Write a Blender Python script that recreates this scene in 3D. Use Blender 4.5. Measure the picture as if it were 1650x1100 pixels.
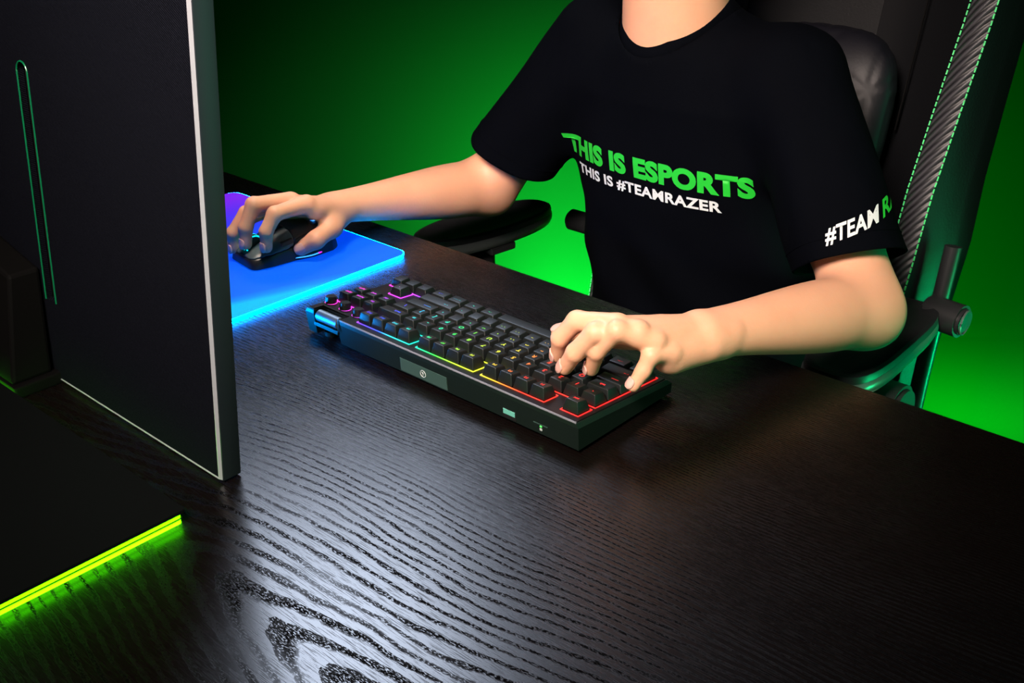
import bpy, bmesh, math, random
import numpy as np
from mathutils import Vector, Matrix, Euler
from mathutils.bvhtree import BVHTree

for o in list(bpy.data.objects): bpy.data.objects.remove(o)
S = bpy.context.scene
COL = S.collection
random.seed(4)

# ------------------------------------------------------------------ camera, world, lights, exposure
DESK = 0.74
YAW = math.radians(90 - 48.3)
cam_data = bpy.data.cameras.new('camera')
cam_data.lens = 1747.0 / 1650.0 * 36.0
cam_data.sensor_width = 36.0
cam = bpy.data.objects.new('camera', cam_data); COL.objects.link(cam)
cam.location = (0.4935, -0.6386, 1.238)
cam.rotation_euler = (math.radians(90 - 26.14), 0, YAW)
S.camera = cam
S.view_settings.view_transform = 'Standard'
S.view_settings.look = 'None'
S.view_settings.exposure = 0.0
S.view_settings.gamma = 1.0
S.view_settings.use_curve_mapping = False

w = bpy.data.worlds.new('world'); S.world = w; w.use_nodes = True
w.node_tree.nodes['Background'].inputs[0].default_value = (0.10, 0.13, 0.16, 1)
w.node_tree.nodes['Background'].inputs[1].default_value = 0.003

def area(name, loc, target, size, power, color, size_y=None, spread=None):
    l = bpy.data.lights.new(name, 'AREA'); l.energy = power; l.color = color
    l.shape = 'RECTANGLE'; l.size = size; l.size_y = size_y or size
    if spread: l.spread = math.radians(spread)
    o = bpy.data.objects.new(name, l); COL.objects.link(o); o.location = loc
    o.rotation_euler = (Vector(target) - Vector(loc)).to_track_quat('-Z', 'Y').to_euler()
    return o
def spot(name, loc, target, power, color, angle, blend=1.0, radius=0.1):
    l = bpy.data.lights.new(name, 'SPOT'); l.energy = power; l.color = color
    l.spot_size = math.radians(angle); l.spot_blend = blend; l.shadow_soft_size = radius
    o = bpy.data.objects.new(name, l); COL.objects.link(o); o.location = loc
    o.rotation_euler = (Vector(target) - Vector(loc)).to_track_quat('-Z', 'Y').to_euler()
    return o
# ground frame of the camera, for the backdrop that was set up facing it
CX = Vector((math.cos(YAW), math.sin(YAW), 0)); CY = Vector((-math.sin(YAW), math.cos(YAW), 0))
def cg(x, y, z): return Vector((cam.location.x, cam.location.y, 0)) + CX * x + CY * y + Vector((0, 0, z))

area('softbox_overhead', (-1.05, 0.55, 1.95), (0.03, -0.21, 0.74), 0.46, 1.05, (0.70, 0.80, 1.0), spread=40)
area('softbox_front', (0.25, -0.95, 1.85), (-0.29, 0.27, 0.82), 0.40, 8.0, (1.0, 0.82, 0.71), spread=58)
area('rim_green', (1.25, 0.75, 0.95), (0.05, 0.25, 0.78), 0.5, 2.7, (0.0, 1.0, 0.42), size_y=0.9)
area('rim_green_low', (0.85, 0.95, 0.30), (0.08, 0.58, 0.63), 0.2, 0.35, (0.0, 1.0, 0.30), spread=24)
area('rim_green_front', (1.15, -0.45, 0.82), (0.0, 0.02, 0.76), 0.3, 0.08, (0.0, 1.0, 0.40), spread=40)
area('fill_mouse_hand', (-0.40, 0.02, 1.90), (-0.55, 0.10, 0.79), 0.22, 0.33, (1.0, 0.84, 0.74), spread=22)  # narrow fill lamp added for the mouse hand, which the monitor shades
area('pad_edge_fill', (-0.395, -0.062, 0.7520), (-0.330, -0.010, 0.758), 0.05, 0.08, (0.0, 0.30, 1.0), size_y=0.012, spread=90)  # unseen blue lamp added to boost the pad edge's light on the keyboard rear
spot('backdrop_spot', cg(0.16, 2.50, 0.30), cg(0.20, 2.95, 0.02), 60, (0.0, 1.0, 0.20), 150, 1.0, 0.10)
spot('backdrop_spot_right', cg(0.98, 2.00, 0.40), cg(1.08, 2.40, 0.0), 40, (0.0, 1.0, 0.06), 150, 1.0, 0.15)

# ------------------------------------------------------------------ object helpers
def tag(o, label=None, cat=None, group=None, kind=None):
    if label: o['label'] = label
    if cat: o['category'] = cat
    if group: o['group'] = group
    if kind: o['kind'] = kind
    return o
def empty(name, loc, label, cat, group=None):
    o = bpy.data.objects.new(name, None); o.empty_display_size = 0.05
    COL.objects.link(o); o.location = loc
    return tag(o, label, cat, group)
def root_of(o):
    while o.parent: o = o.parent
    return o
def obj(name, me, mat=None, parent=None, smooth=None, label=None):
    """me in world coordinates; below a parent it is moved into the thing's own frame"""
    if parent is not None:
        me.transform(Matrix.Translation(-root_of(parent).location))
    o = bpy.data.objects.new(name, me); COL.objects.link(o)
    if parent is not None: o.parent = parent
    if mat: me.materials.clear(); me.materials.append(mat)
    if smooth is not None:
        for p in me.polygons: p.use_smooth = True
        if smooth < 179:
            me.set_sharp_from_angle(angle=math.radians(smooth))
    if label: o['label'] = label
    return o
def from_bm(bm):
    me = bpy.data.meshes.new('m'); bm.normal_update(); bm.to_mesh(me); bm.free(); return me
def from_np(v, f):
    me = bpy.data.meshes.new('m'); me.from_pydata([tuple(x) for x in v], [], [tuple(x) for x in f]); me.update(); return me
def box_bm(lo, hi, bevel=0.0, seg=2, bm=None):
    own = bmesh.new()
    bmesh.ops.create_cube(own, size=1.0)
    for v in own.verts:
        for i in range(3): v.co[i] = lo[i] + (v.co[i] + 0.5) * (hi[i] - lo[i])
    if bevel: bmesh.ops.bevel(own, geom=own.edges[:], offset=bevel, segments=seg, affect='EDGES', profile=0.6)
    if bm is None: return own
    me = from_bm(own); bm.from_mesh(me); bpy.data.meshes.remove(me); return bm
def hexa(pts, bevel=0.0, seg=2):
    """8 points: bottom ring 4, top ring 4 (same order)"""
    bm = bmesh.new(); vs = [bm.verts.new(p) for p in pts]
    for f in ((3, 2, 1, 0), (4, 5, 6, 7), (0, 1, 5, 4), (1, 2, 6, 5), (2, 3, 7, 6), (3, 0, 4, 7)): bm.faces.new([vs[i] for i in f])
    bmesh.ops.recalc_face_normals(bm, faces=bm.faces[:])
    if bevel: bmesh.ops.bevel(bm, geom=bm.edges[:], offset=bevel, segments=seg, affect='EDGES', profile=0.6)
    return bm
def cyl_bm(a, b, r, r2=None, n=28, bevel=0.0, bm=None):
    a = Vector(a); b = Vector(b); own = bmesh.new()
    bmesh.ops.create_cone(own, cap_ends=True, segments=n, radius1=r, radius2=r if r2 is None else r2, depth=(b - a).length)
    if bevel:
        es = [e for e in own.edges if abs(e.verts[0].co.z - e.verts[1].co.z) < 1e-6]
        bmesh.ops.bevel(own, geom=es, offset=bevel, segments=2, affect='EDGES')
    q = (b - a).to_track_quat('Z', 'Y').to_matrix().to_4x4()
    own.transform(Matrix.Translation((a + b) / 2) @ q)
    if bm is None: return own
    me = from_bm(own); bm.from_mesh(me); bpy.data.meshes.remove(me); return bm
def tube(points, r, n=8, closed=False, rv=None):
    """swept tube along points; rv = radius in second axis"""
    P = [Vector(p) for p in points]; bm = bmesh.new(); rings = []; N = len(P); up = Vector((0, 0, 1))
    for i, p in enumerate(P):
        a = P[(i - 1) % N] if (closed or i > 0) else p; b = P[(i + 1) % N] if (closed or i < N - 1) else p
        t = (b - a).normalized(); s = t.cross(up)
        if s.length < 1e-3: s = t.cross(Vector((0, 1, 0)))
        s.normalize(); u = s.cross(t).normalized(); ring = []
        for k in range(n):
            an = 2 * math.pi * k / n
            ring.append(bm.verts.new(p + s * math.cos(an) * r + u * math.sin(an) * (rv or r)))
        rings.append(ring)
    for i in range(N if closed else N - 1):
        A = rings[i]; B = rings[(i + 1) % N]
        for k in range(n): bm.faces.new((A[k], A[(k + 1) % n], B[(k + 1) % n], B[k]))
    if not closed: bm.faces.new(rings[0][::-1]); bm.faces.new(rings[-1])
    bmesh.ops.recalc_face_normals(bm, faces=bm.faces[:])
    return bm

# ------------------------------------------------------------------ materials
class NT:
    def __init__(s, name):
        s.m = bpy.data.materials.new(name); s.m.use_nodes = True; s.t = s.m.node_tree
        s.b = s.t.nodes['Principled BSDF']
    def n(s, typ, **kw):
        x = s.t.nodes.new(typ)
        for k, v in kw.items(): setattr(x, k, v)
        return x
    def l(s, a, b): s.t.links.new(a, b)
    def put(s, inp, v):
        if hasattr(v, 'links') or hasattr(v, 'is_linked'): s.l(v, inp)
        else: inp.default_value = v
    def math(s, op, a, b=0.0, c=None, clamp=False):
        x = s.n('ShaderNodeMath', operation=op); x.use_clamp = clamp
        s.put(x.inputs[0], a); s.put(x.inputs[1], b)
        if c is not None: s.put(x.inputs[2], c)
        return x.outputs[0]
    def ramp(s, fac, stops, interp='LINEAR'):
        x = s.n('ShaderNodeValToRGB'); x.color_ramp.interpolation = interp
        e = x.color_ramp.elements
        while len(e) > 1: e.remove(e[-1])
        e[0].position = stops[0][0]; e[0].color = stops[0][1]
        for p, c in stops[1:]:
            k = e.new(p); k.color = c
        s.l(fac, x.inputs[0]); return x.outputs[0]
    def mix(s, fac, a, b):
        x = s.n('ShaderNodeMix', data_type='RGBA')
        s.put(x.inputs[0], fac); s.put(x.inputs[6], a); s.put(x.inputs[7], b)
        return x.outputs[2]
    def noise(s, vec, scale, detail=2, rough=0.5):
        x = s.n('ShaderNodeTexNoise'); x.inputs['Scale'].default_value = scale
        x.inputs['Detail'].default_value = detail; x.inputs['Roughness'].default_value = rough
        if vec is not None: s.l(vec, x.inputs['Vector'])
        return x.outputs[0]
    def pos(s): return s.n('ShaderNodeNewGeometry').outputs['Position']
    def obj(s): return s.n('ShaderNodeTexCoord').outputs['Object']
    def scale(s, vec, sc, loc=(0, 0, 0), rot=(0, 0, 0)):
        x = s.n('ShaderNodeMapping'); s.l(vec, x.inputs[0]); x.inputs['Scale'].default_value = sc
        x.inputs['Location'].default_value = loc; x.inputs['Rotation'].default_value = rot
        return x.outputs[0]
    def xyz(s, vec):
        x = s.n('ShaderNodeSeparateXYZ'); s.l(vec, x.inputs[0]); return x.outputs
    def bump(s, h, strength=0.3, dist=0.001):
        x = s.n('ShaderNodeBump'); x.inputs['Strength'].default_value = strength; x.inputs['Distance'].default_value = dist
        s.l(h, x.inputs['Height']); s.l(x.outputs[0], s.b.inputs['Normal'])
def mat(name, col, rough=0.5, metal=0.0, spec=0.5, var=0.12, nscale=60, bump=0.0, emit=None, estr=0.0):
    t = NT(name)
    nz = t.noise(t.obj(), nscale, 3)
    c = (*col, 1); d = (*[x * (1 - var) for x in col], 1)
    t.l(t.mix(nz, c, d), t.b.inputs['Base Color'])
    t.b.inputs['Roughness'].default_value = rough; t.b.inputs['Metallic'].default_value = metal
    t.b.inputs['Specular IOR Level'].default_value = spec
    if bump: t.bump(nz, bump, 0.0006)
    if emit:
        t.b.inputs['Emission Color'].default_value = (*emit, 1); t.b.inputs['Emission Strength'].default_value = estr
    return t.m

def desk_mat():
    t = NT('black_stained_ash'); P = t.pos(); x, y, z = t.xyz(P)
    warp = t.noise(t.scale(P, (2.2, 4.5, 1)), 1.0, 1.5, 0.4)
    warp2 = t.noise(t.scale(P, (9.0, 26.0, 1)), 1.0, 2, 0.4)
    yy = t.math('ADD', t.math('SUBTRACT', y, -0.315), t.math('MULTIPLY', t.math('SUBTRACT', warp, 0.5), 0.10))
    ay = t.math('SQRT', t.math('ADD', t.math('MULTIPLY', yy, yy), 0.00030))
    y2 = t.math('ADD', t.math('MULTIPLY', ay, 50.0), t.math('MULTIPLY', t.math('MULTIPLY', yy, yy), 300.0))
    f = t.math('SUBTRACT', y2, t.math('MULTIPLY', x, 15.0))
    f = t.math('ADD', f, t.math('MULTIPLY', warp2, 1.3))
    f = t.math('ADD', f, t.math('MULTIPLY', t.noise(t.scale(P, (38, 120, 1)), 1.0, 2), 0.45))
    fr = t.math('FRACT', f)
    rnd = t.noise(t.scale(P, (45, 160, 1)), 1.0, 4, 0.7)
    wide = t.math('MULTIPLY', t.math('SUBTRACT', 0.085, ay), 3.2, clamp=True)
    band = t.ramp(t.math('ADD', t.math('ADD', fr, wide), t.math('MULTIPLY', t.math('SUBTRACT', rnd, 0.5), 0.35)),
                  [(0.0, (0.5, 0.5, 0.5, 1)), (0.05, (0, 0, 0, 1)), (0.66, (0, 0, 0, 1)), (0.80, (1, 1, 1, 1)), (0.94, (1, 1, 1, 1)), (1.0, (0.8, 0.8, 0.8, 1))])
    pores = t.noise(t.scale(P, (380, 1150, 1)), 1.0, 2, 0.6)
    pm = t.ramp(pores, [(0.42, (0, 0, 0, 1)), (0.50, (1, 1, 1, 1))])
    faint = t.ramp(t.noise(t.scale(P, (5, 16, 1)), 1.0, 2), [(0.36, (.25, .25, .25, 1)), (0.58, (1, 1, 1, 1))])
    mask = t.math('MULTIPLY', t.math('MULTIPLY', band, pm), faint)
    fine = t.ramp(t.noise(t.scale(P, (60, 1500, 1)), 1.0, 2), [(0.56, (0, 0, 0, 1)), (0.66, (1, 1, 1, 1))])
    mask = t.math('MAXIMUM', mask, t.math('MULTIPLY', fine, 0.22), clamp=True)
    t.l(t.mix(mask, (0.0028, 0.0016, 0.0013, 1), (0.0010, 0.0008, 0.0009, 1)), t.b.inputs['Base Color'])
    t.l(t.math('MULTIPLY_ADD', mask, 0.46, 0.27), t.b.inputs['Roughness'])
    t.l(t.math('MULTIPLY_ADD', mask, -0.46, 0.48), t.b.inputs['Specular IOR Level'])
    t.bump(t.math('SUBTRACT', 1.0, mask), 0.18, 0.0004)
    return t.m

def skin_mat():
    t = NT('skin'); P = t.obj()
    a = t.noise(P, 22, 4); b = t.noise(P, 420, 3)
    t.l(t.mix(a, (0.78, 0.42, 0.265, 1), (0.70, 0.34, 0.21, 1)), t.b.inputs['Base Color'])
    t.b.inputs['Roughness'].default_value = 0.48
    t.b.inputs['Specular IOR Level'].default_value = 0.4
    t.b.inputs['Subsurface Weight'].default_value = 0.18
    t.b.inputs['Subsurface Radius'].default_value = (1.0, 0.35, 0.18)
    t.b.inputs['Subsurface Scale'].default_value = 0.006
    t.bump(b, 0.22, 0.0006)
    return t.m

def fabric_mat(name, col, scale=900, bump=0.35, rough=0.9, sheen=0.15):
    t = NT(name); P = t.obj()
    nz = t.noise(P, 9, 4); wv = t.noise(P, scale, 2)
    t.l(t.mix(nz, (*col, 1), (*[c * 0.6 for c in col], 1)), t.b.inputs['Base Color'])
    t.b.inputs['Roughness'].default_value = rough
    t.b.inputs['Sheen Weight'].default_value = sheen; t.b.inputs['Sheen Roughness'].default_value = 0.4
    t.b.inputs['Specular IOR Level'].default_value = 0.2
    t.bump(wv, bump, 0.0008)
    return t.m

def shirt_mat():
    t = NT('black_jersey'); P = t.obj()
    nz = t.noise(P, 9, 4); wv = t.noise(P, 1100, 2)
    fold = t.noise(t.scale(P, (9, 9, 5), rot=(0.4, 0.5, 0.3)), 1.0, 3, 0.5)
    t.l(t.mix(nz, (0.0014, 0.0020, 0.0038, 1), (0.0009, 0.0012, 0.0022, 1)), t.b.inputs['Base Color'])
    t.b.inputs['Roughness'].default_value = 0.85
    t.b.inputs['Sheen Weight'].default_value = 0.0; t.b.inputs['Sheen Roughness'].default_value = 0.5
    t.b.inputs['Specular IOR Level'].default_value = 0.03
    h = t.math('ADD', t.math('MULTIPLY', fold, 14.0), t.math('MULTIPLY', wv, 0.35))
    t.bump(h, 0.6, 0.0015)
    return t.m

def weave_mat():      # monitor back: fine slanted twill
    t = NT('monitor_twill'); P = t.obj()
    wv = t.n('ShaderNodeTexWave', wave_type='BANDS', bands_direction='DIAGONAL'); wv.inputs['Scale'].default_value = 190
    wv.inputs['Distortion'].default_value = 1.5; wv.inputs['Detail'].default_value = 2; wv.inputs['Detail Scale'].default_value = 2
    t.l(t.scale(P, (1, 1, 1.6)), wv.inputs['Vector'])
    nz = t.noise(P, 700, 2)
    h = t.math('MULTIPLY', wv.outputs[1], nz)
    t.l(t.mix(h, (0.0015, 0.0017, 0.0026, 1), (0.011, 0.0125, 0.019, 1)), t.b.inputs['Base Color'])
    t.b.inputs['Roughness'].default_value = 1.0; t.b.inputs['Specular IOR Level'].default_value = 0.0
    t.bump(h, 0.5, 0.0006)
    return t.m

def carbon_mat():
    t = NT('ribbed_bolster_strip'); P = t.obj()
    wv = t.n('ShaderNodeTexWave', wave_type='BANDS', bands_direction='Z'); wv.inputs['Scale'].default_value = 42
    wv.inputs['Distortion'].default_value = 0.6
    t.l(t.scale(P, (1, 1, 1), rot=(0.35, 0.9, 0)), wv.inputs['Vector'])
    t.l(t.mix(wv.outputs[1], (0.012, 0.012, 0.015, 1), (0.075, 0.075, 0.088, 1)), t.b.inputs['Base Color'])
    t.b.inputs['Roughness'].default_value = 0.42
    t.bump(wv.outputs[1], 0.6, 0.002)
    return t.m

HUES = [(0.0, (1, 0.01, 0.01)), (0.19, (1, 0.03, 0.01)), (0.25, (1, 0.22, 0.02)), (0.31, (0.95, 0.75, 0.03)), (0.42, (0.55, 0.95, 0.03)),
        (0.50, (0.03, 0.9, 0.06)), (0.575, (0.0, 0.85, 0.45)), (0.68, (0.02, 0.75, 0.85)), (0.73, (0.03, 0.10, 1.0)), (0.80, (0.12, 0.05, 1.0)), (0.86, (0.65, 0.05, 0.95)), (1.0, (1.0, 0.04, 0.55))]
def chroma_mat(name, strength, shift=0.0):      # the keyboard's own running rainbow, from its left end to its right
    t = NT(name); x, y, z = t.xyz(t.pos())
    fac = t.math('DIVIDE', t.math('MULTIPLY', t.math('ADD', x, t.math('MULTIPLY', y, 0.12)), -1.0), 0.347, clamp=True)
    fac = t.math('ADD', fac, shift)
    c = t.ramp(fac, [(p, (*k, 1)) for p, k in HUES])
    t.l(c, t.b.inputs['Emission Color']); t.b.inputs['Emission Strength'].default_value = strength
    t.b.inputs['Base Color'].default_value = (0.02, 0.02, 0.02, 1)
    return t.m

M = {}
M['desk'] = desk_mat()
M['skin'] = skin_mat()
M['nail'] = mat('fingernail', (0.72, 0.42, 0.36), 0.28, spec=0.6, var=0.08)
M['hair'] = mat('black_hair', (0.012, 0.010, 0.009), 0.45, nscale=300, bump=0.8)
M['lips'] = mat('lips', (0.5, 0.18, 0.15), 0.4)
M['eye'] = mat('eye_white', (0.75, 0.72, 0.68), 0.2)
M['iris'] = mat('dark_iris', (0.03, 0.015, 0.01), 0.1)
M['shirt'] = shirt_mat()
M['trousers'] = fabric_mat('dark_trousers', (0.02, 0.022, 0.03))
M['shoe'] = mat('black_shoe', (0.02, 0.02, 0.02), 0.5)
M['print_green'] = mat('green_print', (0.012, 0.52, 0.03), 0.6, var=0.05)
M['print_white'] = mat('white_print', (0.66, 0.72, 0.74), 0.6, var=0.05)
M['kb_body'] = mat('keyboard_black_green_tint', (0.0035, 0.0085, 0.0065), 0.42, nscale=500, bump=0.15)  # black plastic; the green light on it is tinted into the base colour
M['kb_deck'] = mat('keyboard_brushed_deck', (0.022, 0.022, 0.024), 0.38, metal=0.7, nscale=300, bump=0.1)
M['kb_plate'] = mat('keyboard_grey_plate', (0.04, 0.085, 0.072), 0.45, metal=0.2)
M['kb_edge'] = mat('keyboard_edge_highlight', (0.22, 0.23, 0.27), 0.35, metal=0.1)  # pale base colour paints the highlight along the rear edge
M['kb_port'] = mat('port_teal', (0.12, 0.42, 0.34), 0.5)
M['key'] = mat('keycap_black', (0.006, 0.008, 0.008), 0.40, nscale=900, bump=0.10)
M['knob'] = mat('round_button_black', (0.012, 0.010, 0.010), 0.35)
M['roller'] = mat('steel_roller', (0.30, 0.36, 0.42), 0.45, metal=0.8)
M['legend'] = chroma_mat('legend_glow', 1.5)
M['underglow'] = chroma_mat('underglow', 2.2)
M['legend_dim'] = mat('legend_grey_print', (0.45, 0.5, 0.5), 0.6)
M['led'] = mat('green_led', (0.1, 0.4, 0.1), 0.4, emit=(0.05, 1, 0.1), estr=1.5)
M['mat_black'] = mat('mat_black_top', (0.003, 0.004, 0.004), 0.38, spec=0.25, nscale=800, bump=0.08)
M['mat_line'] = mat('mat_dark_seam', (0.004, 0.004, 0.004), 0.5)
M['glow_yellow'] = mat('yellow_green_light', (0.5, 0.6, 0.02), 0.4, emit=(0.07, 1.0, 0.0), estr=9.0)
M['glow_cyan'] = mat('cyan_light', (0.02, 0.4, 0.5), 0.4, emit=(0.0, 0.22, 1.0), estr=65.0)
M['mouse'] = mat('mouse_black', (0.014, 0.015, 0.016), 0.38, nscale=900, bump=0.12)
M['mouse_button'] = mat('mouse_button_grey', (0.07, 0.10, 0.105), 0.36, nscale=900, bump=0.08)
M['mouse_rubber'] = mat('mouse_side_rubber', (0.030, 0.028, 0.030), 0.55, nscale=1500, bump=0.4)
M['glow_wheel'] = mat('wheel_cyan_light', (0.02, 0.4, 0.4), 0.4, emit=(0.0, 0.75, 0.85), estr=2.0)
M['glow_mouse'] = mat('mouse_blue_light', (0.02, 0.2, 0.5), 0.4, emit=(0.03, 0.28, 1.0), estr=2.5)
M['glow_magenta'] = mat('mouse_magenta_light', (0.4, 0.02, 0.4), 0.4, emit=(0.65, 0.02, 1.0), estr=1.6)
M['mon_frame'] = mat('monitor_frame', (0.012, 0.018, 0.023), 0.42, metal=0.2, nscale=900, bump=0.05)
M['mon_chamfer'] = mat('monitor_bright_chamfer', (0.62, 0.64, 0.72), 0.35, metal=0.6)
M['mon_fabric'] = weave_mat()
M['mon_screen'] = mat('monitor_screen', (0.01, 0.01, 0.012), 0.15)
M['slot_rim'] = mat('slot_green_rim', (0.0, 0.14, 0.05), 0.3, spec=0.9)
M['dark'] = mat('deep_black', (0.003, 0.003, 0.003), 0.6)
M['stand'] = mat('stand_black', (0.002, 0.002, 0.002), 0.6, spec=0.1)
M['leather'] = mat('black_leather', (0.006, 0.0065, 0.008), 0.45, spec=0.35, nscale=350, bump=0.5)
M['leather_pillow'] = mat('black_pillow_leather', (0.006, 0.006, 0.010), 0.48, spec=0.3, nscale=250, bump=0.4)
M['strip'] = carbon_mat()
M['stitch'] = mat('green_thread', (0.10, 1.0, 0.30), 0.5, var=0.05)
M['arm_pad'] = mat('armrest_soft_black', (0.020, 0.020, 0.024), 0.40, nscale=400, bump=0.15)
M['arm_shell'] = mat('armrest_satin_shell', (0.10, 0.12, 0.12), 0.28)
M['plastic'] = mat('black_chair_plastic', (0.022, 0.024, 0.026), 0.38)
M['steel'] = mat('chair_steel', (0.3, 0.3, 0.3), 0.3, metal=1.0)
M['backdrop'] = mat('painted_backdrop', (0.004, 0.11, 0.018), 0.95, var=0.04, spec=0.1)
M['floor'] = M['backdrop']

def pad_mat():        # the lit sheet of the mouse pad: its lamps run from azure at the near edge to violet at the far end
    t = NT('lit_pad_surface'); x, y, z = t.xyz(t.obj())
    c = t.ramp(t.math('DIVIDE', t.math('MULTIPLY', t.math('ADD', x, t.math('MULTIPLY', y, -0.30)), -1.0), 0.37, clamp=True),
               [(0.0, (0.0, 0.65, 1, 1)), (0.03, (0.0, 0.30, 1, 1)), (0.07, (0.0, 0.13, 1, 1)), (0.40, (0.0, 0.06, 1, 1)), (0.66, (0.02, 0.006, 1, 1)), (0.85, (0.12, 0.0, 1, 1)), (1.0, (0.26, 0.0, 1, 1))])
    t.l(c, t.b.inputs['Emission Color']); t.b.inputs['Emission Strength'].default_value = 0.80
    t.b.inputs['Base Color'].default_value = (0.0, 0.07, 0.25, 1); t.b.inputs['Roughness'].default_value = 0.6
    t.b.inputs['Specular IOR Level'].default_value = 0.2
    return t.m
M['pad'] = pad_mat()

# ------------------------------------------------------------------ implicit surfaces
def V(*a): return np.array(a, float)
def rc(P, a, b, ra, rb):
    a = np.asarray(a, float); b = np.asarray(b, float); ba = b - a; pa = P - a
    h = np.clip(pa @ ba / (ba @ ba + 1e-12), 0, 1)
    return np.linalg.norm(pa - h[:, None] * ba, axis=1) - (ra + (rb - ra) * h)
def sph(P, c, r): return np.linalg.norm(P - np.asarray(c, float), axis=1) - r
def ell(P, c, r, R=None):
    q = P - np.asarray(c, float)
    if R is not None: q = q @ R
    r = np.asarray(r, float); k = np.linalg.norm(q / r, axis=1)
    return (k - 1) * r.min() * np.clip(k, 0.6, 1) ** 0
def smin(a, b, k):
    h = np.clip(0.5 + 0.5 * (b - a) / k, 0, 1)
    return b + (a - b) * h - k * h * (1 - h)
def smins(ds, k):
    d = ds[0]
    for e in ds[1:]: d = smin(d, e, k)
    return d
def surface(f, lo, hi, vox, B=8):
    """surface nets on sparse blocks -> verts, quads"""
    lo = np.asarray(lo, float); nb = np.ceil((np.asarray(hi) - lo) / (vox * B)).astype(int)
    I = np.stack(np.meshgrid(*[np.arange(n) for n in nb], indexing='ij'), -1).reshape(-1, 3)
    cen = lo + (I + 0.5) * B * vox
    d = np.concatenate([f(cen[i:i + 20000]) for i in range(0, len(cen), 20000)])
    I = I[np.abs(d) < B * vox * 0.866 * 1.6 + 0.004]
    g = np.arange(B + 1); L = np.stack(np.meshgrid(g, g, g, indexing='ij'), -1).reshape(-1, 3)
    N = nb * B + 2
    def gid(a): return (a[..., 0] * N[1] + a[..., 1]) * N[2] + a[..., 2]
    cid = []; cpos = []; quads = []
    corner = np.array([(i, j, k) for i in (0, 1) for j in (0, 1) for k in (0, 1)])
    edges = [(a, b) for a in range(8) for b in range(a + 1, 8) if np.abs(corner[a] - corner[b]).sum() == 1]
    CH = 60
    for s in range(0, len(I), CH):
        Ib = I[s:s + CH]; G = Ib[:, None, :] * B + L[None]
        D = f((lo + G * vox).reshape(-1, 3)).reshape(len(Ib), B + 1, B + 1, B + 1)
        C8 = np.stack([D[:, c[0]:c[0] + B, c[1]:c[1] + B, c[2]:c[2] + B] for c in corner], -1)
        neg = C8 < 0; act = neg.any(-1) & ~neg.all(-1)
        w_ = np.argwhere(act)
        if len(w_) == 0: continue
        vals = C8[act]; acc = np.zeros((len(vals), 3)); cnt = np.zeros(len(vals))
        for a, b in edges:
            va, vb = vals[:, a], vals[:, b]; m = (va < 0) != (vb < 0)
            tt = np.where(m, va / np.where(m, va - vb, 1), 0)
            acc += np.where(m[:, None], corner[a] + tt[:, None] * (corner[b] - corner[a]), 0); cnt += m
        cell = Ib[w_[:, 0]] * B + w_[:, 1:]
        cid.append(gid(cell + 1)); cpos.append(lo + (cell + acc / cnt[:, None]) * vox)
        for ax in range(3):
            sl0 = [slice(None)] + [slice(0, B)] * 3; sl1 = list(sl0); sl1[ax + 1] = slice(1, B + 1)
            a0 = D[tuple(sl0)] < 0; a1 = D[tuple(sl1)] < 0
            e = np.argwhere(a0 != a1)
            if len(e) == 0: continue
            p = Ib[e[:, 0]] * B + e[:, 1:] + 1
            u = (ax + 1) % 3; v = (ax + 2) % 3
            eu = np.zeros(3, int); eu[u] = 1; ev = np.zeros(3, int); ev[v] = 1
            q = np.stack([gid(p - eu - ev), gid(p - ev), gid(p), gid(p - eu)], 1)
            fl = ~a0[tuple(e.T)]
            q[fl] = q[fl][:, ::-1]
            quads.append(q)
    cid = np.concatenate(cid); cpos = np.concatenate(cpos); quads = np.concatenate(quads)
    o = np.argsort(cid); cid = cid[o]; cpos = cpos[o]
    ix = np.searchsorted(cid, quads); ix = np.clip(ix, 0, len(cid) - 1)
    ok = (cid[ix] == quads).all(1)
    return cpos, ix[ok]
def surf_mesh(f, lo, hi, vox):
    v, q = surface(f, lo, hi, vox)
    me = bpy.data.meshes.new('m')
    me.vertices.add(len(v)); me.vertices.foreach_set('co', v.astype(np.float32).ravel())
    me.loops.add(len(q) * 4); me.loops.foreach_set('vertex_index', q.astype(np.int32).ravel())
    me.polygons.add(len(q)); me.polygons.foreach_set('loop_start', np.arange(0, len(q) * 4, 4, dtype=np.int32))
    me.update(calc_edges=True); me.validate()
    return me
def keepbox(f, lo, hi, margin=0.03):
    """outside its box a limb's field is only a far distance, so it costs nothing"""
    lo = np.asarray(lo); hi = np.asarray(hi)
    def g(P):
        out = np.maximum(np.maximum(lo - P, P - hi), 0); dd = np.linalg.norm(out, axis=1)
        m = dd < margin; r = dd + margin * 0.9
        if m.any(): r[m] = f(P[m])
        return r
    return g

# ------------------------------------------------------------------ the setting: a seamless painted backdrop and its floor
def cyclorama():
    bm = bmesh.new(); prof = []
    R0 = 0.7; D = 3.25
    for i in range(13):
        a = i / 12 * math.pi / 2
        prof.append((D - R0 + R0 * math.sin(a), R0 - R0 * math.cos(a)))
    prof.append((D, 3.2))
    rows = []
    for (d, z) in prof:
        rows.append([bm.verts.new(cg(x, d, z)) for x in (-4.0, 4.0)])
    for a, b in zip(rows, rows[1:]): bm.faces.new((a[0], a[1], b[1], b[0]))
    return from_bm(bm)
cy = obj('wall_back', cyclorama(), M['backdrop'], smooth=180); tag(cy, kind='structure')
bm = bmesh.new(); bm.faces.new([bm.verts.new(cg(x, y, 0)) for x, y in ((-4, -2.0), (4, -2.0), (4, 2.55), (-4, 2.55))])
fl = obj('floor', from_bm(bm), M['floor']); tag(fl, kind='structure')

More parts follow.
